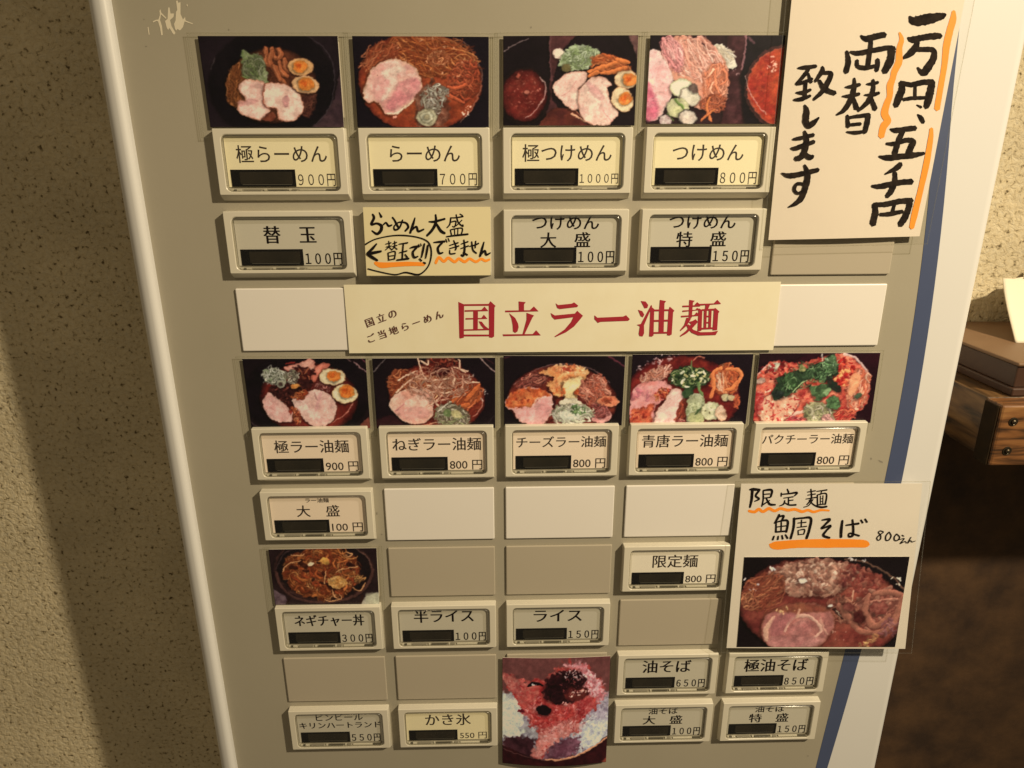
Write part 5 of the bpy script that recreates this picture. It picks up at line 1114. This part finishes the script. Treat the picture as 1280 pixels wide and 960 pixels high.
# -- special of the day, laminated, with its own photograph
tq = [(926.6, 604.8), (1153, 604.6), (1131.5, 811), (908.2, 810)]
sh = Sheet(tq, [0.012, 0.006, -0.066, -0.060])
M = Mesh(); sheet_slab(M, sh, 0.004, SPAPER)
a, s = (925, 600), 230 / 1280
strokes(M, sh, a, s, [[(60, 205, 18), (100, 212, 20), (130, 195, 22), (160, 210, 20), (200, 190, 22), (240, 205, 20), (280, 190, 20), (330, 200, 20), (380, 195, 20), (430, 210, 20), (470, 200, 18), (510, 212, 18), (560, 200, 16), (618, 203, 12)],
 [(205, 432, 14), (245, 440, 55), (400, 428, 56), (600, 425, 60), (800, 425, 56), (865, 428, 52), (890, 431, 34)]], ORANGE, 0.03)
T1 = [[(65, 65, 12), (90, 62, 26), (138, 66, 20)], [(85, 70, 26), (80, 130, 26), (68, 182, 18)], [(132, 70, 20), (108, 105, 20), (132, 125, 18), (100, 142, 10)], [(160, 70, 14), (160, 130, 16), (150, 175, 14)], [(160, 70, 14), (218, 67, 22), (212, 112, 18)], [(165, 95, 10), (205, 92, 12)], [(165, 120, 10), (210, 115, 12)], [(152, 168, 14), (205, 135, 10)], [(182, 122, 14), (205, 160, 22), (245, 164, 14)],
 [(326, 60, 12), (336, 82, 18)], [(285, 85, 12), (284, 108, 14)], [(285, 95, 12), (340, 90, 14), (394, 84, 18), (375, 106, 10)], [(300, 120, 8), (368, 111, 11)], [(335, 115, 12), (335, 165, 14)], [(340, 136, 10), (368, 132, 10)], [(310, 135, 12), (300, 160, 14), (272, 172, 8)], [(305, 148, 10), (340, 165, 14), (388, 164, 16)],
 [(465, 80, 8), (522, 71, 11)], [(468, 100, 8), (522, 92, 11)], [(455, 126, 8), (528, 114, 12)], [(490, 60, 12), (493, 122, 15), (462, 164, 10)], [(478, 132, 10), (512, 165, 13), (560, 180, 18), (602, 175, 16)], [(505, 128, 10), (475, 168, 9), (440, 180, 8)],
 [(530, 75, 8), (602, 65, 13)], [(566, 74, 9), (554, 97, 10)], [(535, 98, 12), (536, 165, 13)], [(535, 98, 10), (597, 91, 13), (590, 162, 15)], [(556, 104, 8), (556, 160, 8)], [(574, 102, 8), (573, 160, 8)], [(556, 124, 6), (574, 122, 6)], [(556, 142, 6), (574, 140, 6)], [(535, 164, 10), (594, 158, 10)],
 [(272, 228, 18), (258, 258, 20), (238, 288, 12)], [(265, 245, 14), (302, 238, 20), (284, 276, 14)], [(250, 280, 14), (248, 348, 17)], [(250, 280, 12), (328, 270, 20), (320, 348, 19)], [(255, 312, 10), (320, 304, 11)], [(286, 280, 12), (284, 345, 13)], [(250, 346, 14), (320, 340, 15)], [(236, 374, 14), (226, 400, 17)], [(265, 374, 14), (261, 398, 17)], [(290, 369, 14), (296, 394, 17)], [(314, 364, 14), (330, 390, 17)],
 [(375, 252, 22), (370, 320, 20), (350, 392, 20)], [(375, 258, 16), (430, 252, 16), (490, 254, 22), (480, 330, 22), (460, 390, 22)], [(400, 285, 8), (458, 280, 10)], [(426, 264, 10), (424, 310, 10)], [(395, 315, 8), (462, 307, 10)], [(402, 335, 10), (404, 366, 10)], [(402, 335, 8), (446, 329, 11), (441, 362, 10)], [(404, 364, 8), (441, 360, 8)],
 [(568, 265, 12), (622, 260, 22), (590, 295, 18), (565, 322, 16), (628, 303, 20), (595, 340, 18), (578, 370, 22), (622, 386, 18)], [(710, 268, 18), (702, 330, 25), (700, 382, 22)], [(735, 300, 14), (824, 288, 20)], [(780, 262, 16), (786, 330, 20), (780, 370, 22), (755, 376, 16), (762, 354, 14), (828, 372, 16)], [(838, 264, 14), (852, 284, 16)], [(867, 257, 14), (882, 280, 16)],
 [(996, 344, 8), (972, 338, 9), (962, 350, 9), (976, 366, 10), (976, 392, 10), (960, 402, 9), (950, 388, 9), (962, 372, 9), (996, 348, 8)], [(1036, 345, 9), (1014, 372, 10), (1014, 400, 10), (1034, 400, 10), (1050, 372, 10), (1036, 345, 9)], [(1088, 358, 9), (1072, 382, 10), (1076, 402, 10), (1096, 402, 10), (1110, 380, 10), (1088, 358, 9)], [(1126, 366, 8), (1140, 375, 8)], [(1106, 398, 7), (1142, 390, 8), (1114, 424, 8), (1146, 410, 8), (1160, 422, 7)], [(1190, 380, 8), (1166, 422, 8), (1184, 404, 8), (1198, 413, 8), (1220, 406, 6)]]
strokes(M, sh, a, s, T1[:-6], INK, 0.05, 0.78); strokes(M, sh, a, s, T1[-6:], INK, 0.03, 0.8)
special = M.build('special_notice', origin=sh.at(0.5, 1))
tag(special, 'laminated white notice with a noodle bowl photo and orange underlined brush writing', 'notice')
q = [(930.3, 693.1), (1137, 692.4), (1118.5, 808.3), (920.6, 808.4)]
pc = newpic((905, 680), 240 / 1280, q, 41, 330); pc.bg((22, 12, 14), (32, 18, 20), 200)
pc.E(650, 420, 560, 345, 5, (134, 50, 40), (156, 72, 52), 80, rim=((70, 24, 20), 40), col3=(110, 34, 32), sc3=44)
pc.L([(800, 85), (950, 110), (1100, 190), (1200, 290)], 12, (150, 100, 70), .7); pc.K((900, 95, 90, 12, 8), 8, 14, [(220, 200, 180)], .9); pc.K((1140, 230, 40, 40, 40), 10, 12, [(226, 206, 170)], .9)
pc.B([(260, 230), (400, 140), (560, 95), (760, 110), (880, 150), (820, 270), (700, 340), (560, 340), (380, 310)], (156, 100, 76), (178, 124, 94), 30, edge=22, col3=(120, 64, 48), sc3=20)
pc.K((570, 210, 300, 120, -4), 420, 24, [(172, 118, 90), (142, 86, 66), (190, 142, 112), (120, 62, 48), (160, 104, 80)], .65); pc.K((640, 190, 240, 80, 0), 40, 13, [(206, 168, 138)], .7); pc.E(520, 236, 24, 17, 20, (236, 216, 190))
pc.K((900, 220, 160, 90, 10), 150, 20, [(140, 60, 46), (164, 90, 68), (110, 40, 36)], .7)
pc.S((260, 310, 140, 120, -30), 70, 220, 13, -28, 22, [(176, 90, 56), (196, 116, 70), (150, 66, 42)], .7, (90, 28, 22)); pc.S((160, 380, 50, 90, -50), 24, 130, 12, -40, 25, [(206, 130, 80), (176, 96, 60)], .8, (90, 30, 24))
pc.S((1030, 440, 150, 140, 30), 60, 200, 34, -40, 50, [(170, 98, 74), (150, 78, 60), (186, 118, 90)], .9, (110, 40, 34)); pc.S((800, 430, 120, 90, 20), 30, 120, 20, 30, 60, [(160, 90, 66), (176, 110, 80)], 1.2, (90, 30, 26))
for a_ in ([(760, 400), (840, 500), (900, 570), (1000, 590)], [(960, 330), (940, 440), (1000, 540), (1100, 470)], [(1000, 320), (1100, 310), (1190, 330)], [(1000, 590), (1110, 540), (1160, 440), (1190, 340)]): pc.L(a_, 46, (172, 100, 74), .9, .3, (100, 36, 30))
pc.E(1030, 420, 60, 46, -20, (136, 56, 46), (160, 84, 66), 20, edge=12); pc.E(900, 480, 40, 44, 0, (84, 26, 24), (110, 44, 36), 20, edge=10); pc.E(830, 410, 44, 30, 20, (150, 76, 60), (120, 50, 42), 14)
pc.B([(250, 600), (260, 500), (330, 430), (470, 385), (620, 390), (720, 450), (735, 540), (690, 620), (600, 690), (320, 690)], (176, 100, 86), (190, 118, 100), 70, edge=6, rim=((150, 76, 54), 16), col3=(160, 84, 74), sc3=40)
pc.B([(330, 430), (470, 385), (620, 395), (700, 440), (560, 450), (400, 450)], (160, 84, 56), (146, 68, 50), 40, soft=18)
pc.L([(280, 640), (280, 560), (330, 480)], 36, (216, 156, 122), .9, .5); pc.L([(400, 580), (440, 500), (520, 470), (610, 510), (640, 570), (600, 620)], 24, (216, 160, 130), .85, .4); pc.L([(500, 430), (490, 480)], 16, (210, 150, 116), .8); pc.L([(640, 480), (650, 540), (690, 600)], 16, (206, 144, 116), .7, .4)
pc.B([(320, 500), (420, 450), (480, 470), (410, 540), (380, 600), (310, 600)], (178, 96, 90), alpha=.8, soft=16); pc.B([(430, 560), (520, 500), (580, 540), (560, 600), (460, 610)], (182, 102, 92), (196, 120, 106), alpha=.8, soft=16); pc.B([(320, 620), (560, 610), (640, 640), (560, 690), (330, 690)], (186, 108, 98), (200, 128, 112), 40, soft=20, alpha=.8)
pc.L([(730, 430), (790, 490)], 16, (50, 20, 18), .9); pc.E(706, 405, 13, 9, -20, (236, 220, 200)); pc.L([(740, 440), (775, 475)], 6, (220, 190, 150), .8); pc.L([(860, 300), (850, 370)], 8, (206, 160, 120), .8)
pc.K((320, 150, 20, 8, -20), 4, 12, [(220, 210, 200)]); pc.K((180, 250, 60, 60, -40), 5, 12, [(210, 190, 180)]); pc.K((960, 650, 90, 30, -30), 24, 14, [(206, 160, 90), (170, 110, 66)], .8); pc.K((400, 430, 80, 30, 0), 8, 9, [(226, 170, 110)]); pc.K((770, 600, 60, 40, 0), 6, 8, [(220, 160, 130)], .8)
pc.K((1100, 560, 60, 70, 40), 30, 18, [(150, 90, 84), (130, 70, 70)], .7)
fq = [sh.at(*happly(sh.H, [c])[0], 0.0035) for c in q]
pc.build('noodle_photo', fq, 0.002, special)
film([sh.at(0, 0), sh.at(1, 0), sh.at(1, 1), sh.at(0, 1)], special, mu=0.055, mb=0.035, mt_=0.03, notch=False, lift=0.016)

# ------------------------------------------------------------------ shelf, napkin box, brown wall
def wood(name, c1, c2, axis_scale, rough=0.5, coat=0.15):
    mt = mat(name, c1, rough, coat=coat)
    nt = mt.node_tree; b = nt.nodes['Principled BSDF']
    tc = nt.nodes.new('ShaderNodeTexCoord'); mp = nt.nodes.new('ShaderNodeMapping'); mp.inputs['Scale'].default_value = axis_scale
    n = nt.nodes.new('ShaderNodeTexNoise'); n.inputs['Scale'].default_value = 1; n.inputs['Detail'].default_value = 8; n.inputs['Distortion'].default_value = 1.6
    cr = nt.nodes.new('ShaderNodeValToRGB'); e = cr.color_ramp.elements
    e[0].position = 0.36; e[0].color = (*[x * .2 for x in c1], 1); e[1].position = 0.65; e[1].color = (*c2, 1); x = e.new(0.5); x.color = (*c1, 1)
    nt.links.new(tc.outputs['Object'], mp.inputs['Vector']); nt.links.new(mp.outputs['Vector'], n.inputs['Vector'])
    nt.links.new(n.outputs['Fac'], cr.inputs['Fac']); nt.links.new(cr.outputs['Color'], b.inputs['Base Color'])
    bp = nt.nodes.new('ShaderNodeBump'); bp.inputs['Strength'].default_value = 0.4; bp.inputs['Distance'].default_value = 0.0012
    nt.links.new(n.outputs['Fac'], bp.inputs['Height']); nt.links.new(bp.outputs['Normal'], b.inputs['Normal'])
    return mt
WOODS = wood('stained_wood_side', (0.115, 0.058, 0.02), (0.20, 0.11, 0.04), (60, 12, 90))
WOODF = wood('stained_wood_front', (0.19, 0.078, 0.024), (0.30, 0.145, 0.05), (10, 60, 110))
WOODD = mat('dark_end_grain', (0.018, 0.012, 0.007), 0.8, noise=(150, (0.032, 0.02, 0.01), 0.2), spec=0.1)
BOX = mat('brown_lacquer', (0.055, 0.026, 0.017), 0.38, noise=(20, (0.062, 0.03, 0.019), 0.3))
LID = mat('worn_brown_lid', (0.17, 0.095, 0.05), 0.5, noise=(50, (0.21, 0.125, 0.07), 0.25))
TISSUE = mat('napkin_paper', (0.82, 0.77, 0.64), 0.8)
STEEL = mat('bolt_steel', (0.13, 0.11, 0.08), 0.35, metal=1.0)
SH_T, SH_B, SH_L, SH_F = 2.575, 3.09, 5.845, -0.165

SHELF = tag(empty('wooden_shelf', (7.4, SH_B, 0.6)), 'stained wooden shelf with bolted front board beside the machine', 'shelf')
M = Mesh(); M.box((SH_L, SH_T, 0.02), (9.4, SH_B - 0.03, D_WALL - 0.01), WOODS); M.build('shelf_board', SHELF, origin=(SH_L, SH_T, 0), bevel=0.012)
M = Mesh(); M.box((SH_L - 0.005, SH_T + 0.004, SH_F), (9.4, SH_B, 0.018), WOODF); M.build('front_board', SHELF, origin=(SH_L, SH_T, SH_F), bevel=0.018)
M = Mesh(); M.box((SH_L - 0.022, SH_T + 0.02, SH_F + 0.022), (SH_L - 0.004, SH_B + 0.004, 0.012), WOODD); M.build('end_strip', SHELF, origin=(SH_L, SH_T, SH_F), bevel=0.006)
for px_ in ((1266.5, 527), (1258.5, 563.5), (1330, 527), (1330, 563)):
    u_, v_, _ = P(px_[0], px_[1], SH_F)
    Mb = Mesh()
    rings(Mb, [([(u_ + r * math.cos(a), v_ + r * math.sin(a)) for a in np.arange(16) * math.tau / 16], SH_F - dd) for r, dd in ((0.036, -0.004), (0.036, 0.005), (0.026, 0.007), (0.021, 0.003), (0.018, 0.016), (0.009, 0.021))], STEEL, STEEL)
    bo = Mb.build('bolt', SHELF, origin=(u_, v_, SH_F)); smooth_by_angle(bo, 40)

NB = tag(empty('napkin_box', (6.9, SH_T, 0.7)), 'brown lacquered napkin box standing on the wooden shelf', 'napkin box')
M = Mesh(); M.box((6.05, 2.33, 0.04), (7.9, 2.505, 1.45), BOX); M.build('box_body', NB, bevel=0.01)
M = Mesh(); M.box((6.03, 2.505, 0.015), (7.93, SH_T - 0.002, 1.47), BOX); M.build('box_base', NB, bevel=0.012)
M = Mesh(); M.box((6.035, 2.296, 0.02), (7.93, 2.327, 1.475), LID); M.build('lid', NB, bevel=0.012)

# folded napkin: two curved leaves standing out of the box
M = Mesh()
def leaf(u0, u1, d0, lean, hgt, seed):
    rr = random.Random(seed); n, k = 14, 40; rows = []
    for i in range(n + 1):
        t = i / n; row = []
        for j in range(k + 1):
            s_ = j / k
            uu = u0 + 0.14 * t * (1 - s_) + (u1 - u0) * s_
            vv = 2.30 - hgt * t * (1 + 0.05 * math.sin(2.2 * s_ + 1)) + 0.03 * math.sin(3 * s_ + seed) * t
            dd = d0 + lean * t + 0.05 * math.sin(5 * s_ + 2 * t + seed) * t + 0.22 * min(max((s_ - 0.15 - 0.06 * t) / 0.10, 0), 1) * (0.3 + 0.7 * t) - 0.10 * min(max((s_ - 0.55) / 0.2, 0), 1)
            row.append((uu, vv, dd))
        rows.append(row)
    v = [p for r_ in rows for p in r_]; w_ = k + 1
    fs = [(i * w_ + j, i * w_ + j + 1, (i + 1) * w_ + j + 1, (i + 1) * w_ + j) for i in range(n) for j in range(k)]
    nv = len(v); v2 = v + [(a, b, c + 0.012) for a, b, c in v]
    fs2 = fs + [tuple(x + nv for x in f[::-1]) for f in fs]
    edge = [j for j in range(w_)] + [i * w_ + k for i in range(1, n + 1)] + [n * w_ + j for j in range(k - 1, -1, -1)] + [i * w_ for i in range(n - 1, 0, -1)]
    for i in range(len(edge)):
        a, b = edge[i], edge[(i + 1) % len(edge)]; fs2.append((a, b, b + nv, a + nv))
    M.faces(v2, fs2, TISSUE)
leaf(6.463, 7.6, 0.63, 0.50, 0.49, 1); leaf(6.62, 7.7, 0.80, 0.42, 0.43, 4)
tag(M.build('paper_napkin', origin=(6.9, 2.30, .65), smooth=True), 'white paper napkin sticking up out of the brown box', 'napkin')

# brown board lining the wall below the shelf
RUST = mat('mottled_brown_board', (0.028, 0.013, 0.006), 0.8, noise=(26, (0.082, 0.041, 0.016), 0.16), bump=(120, 0.5, 0.001))
M = Mesh(); M.box((4.6, 3.05, D_WALL - 0.06), (26, 17.9, D_WALL + 0.1), RUST)
tag(M.build('brown_wall_panel', origin=(6, 14, D_WALL)), 'dark mottled brown panel covering the wall below the wooden shelf', 'wall panel')
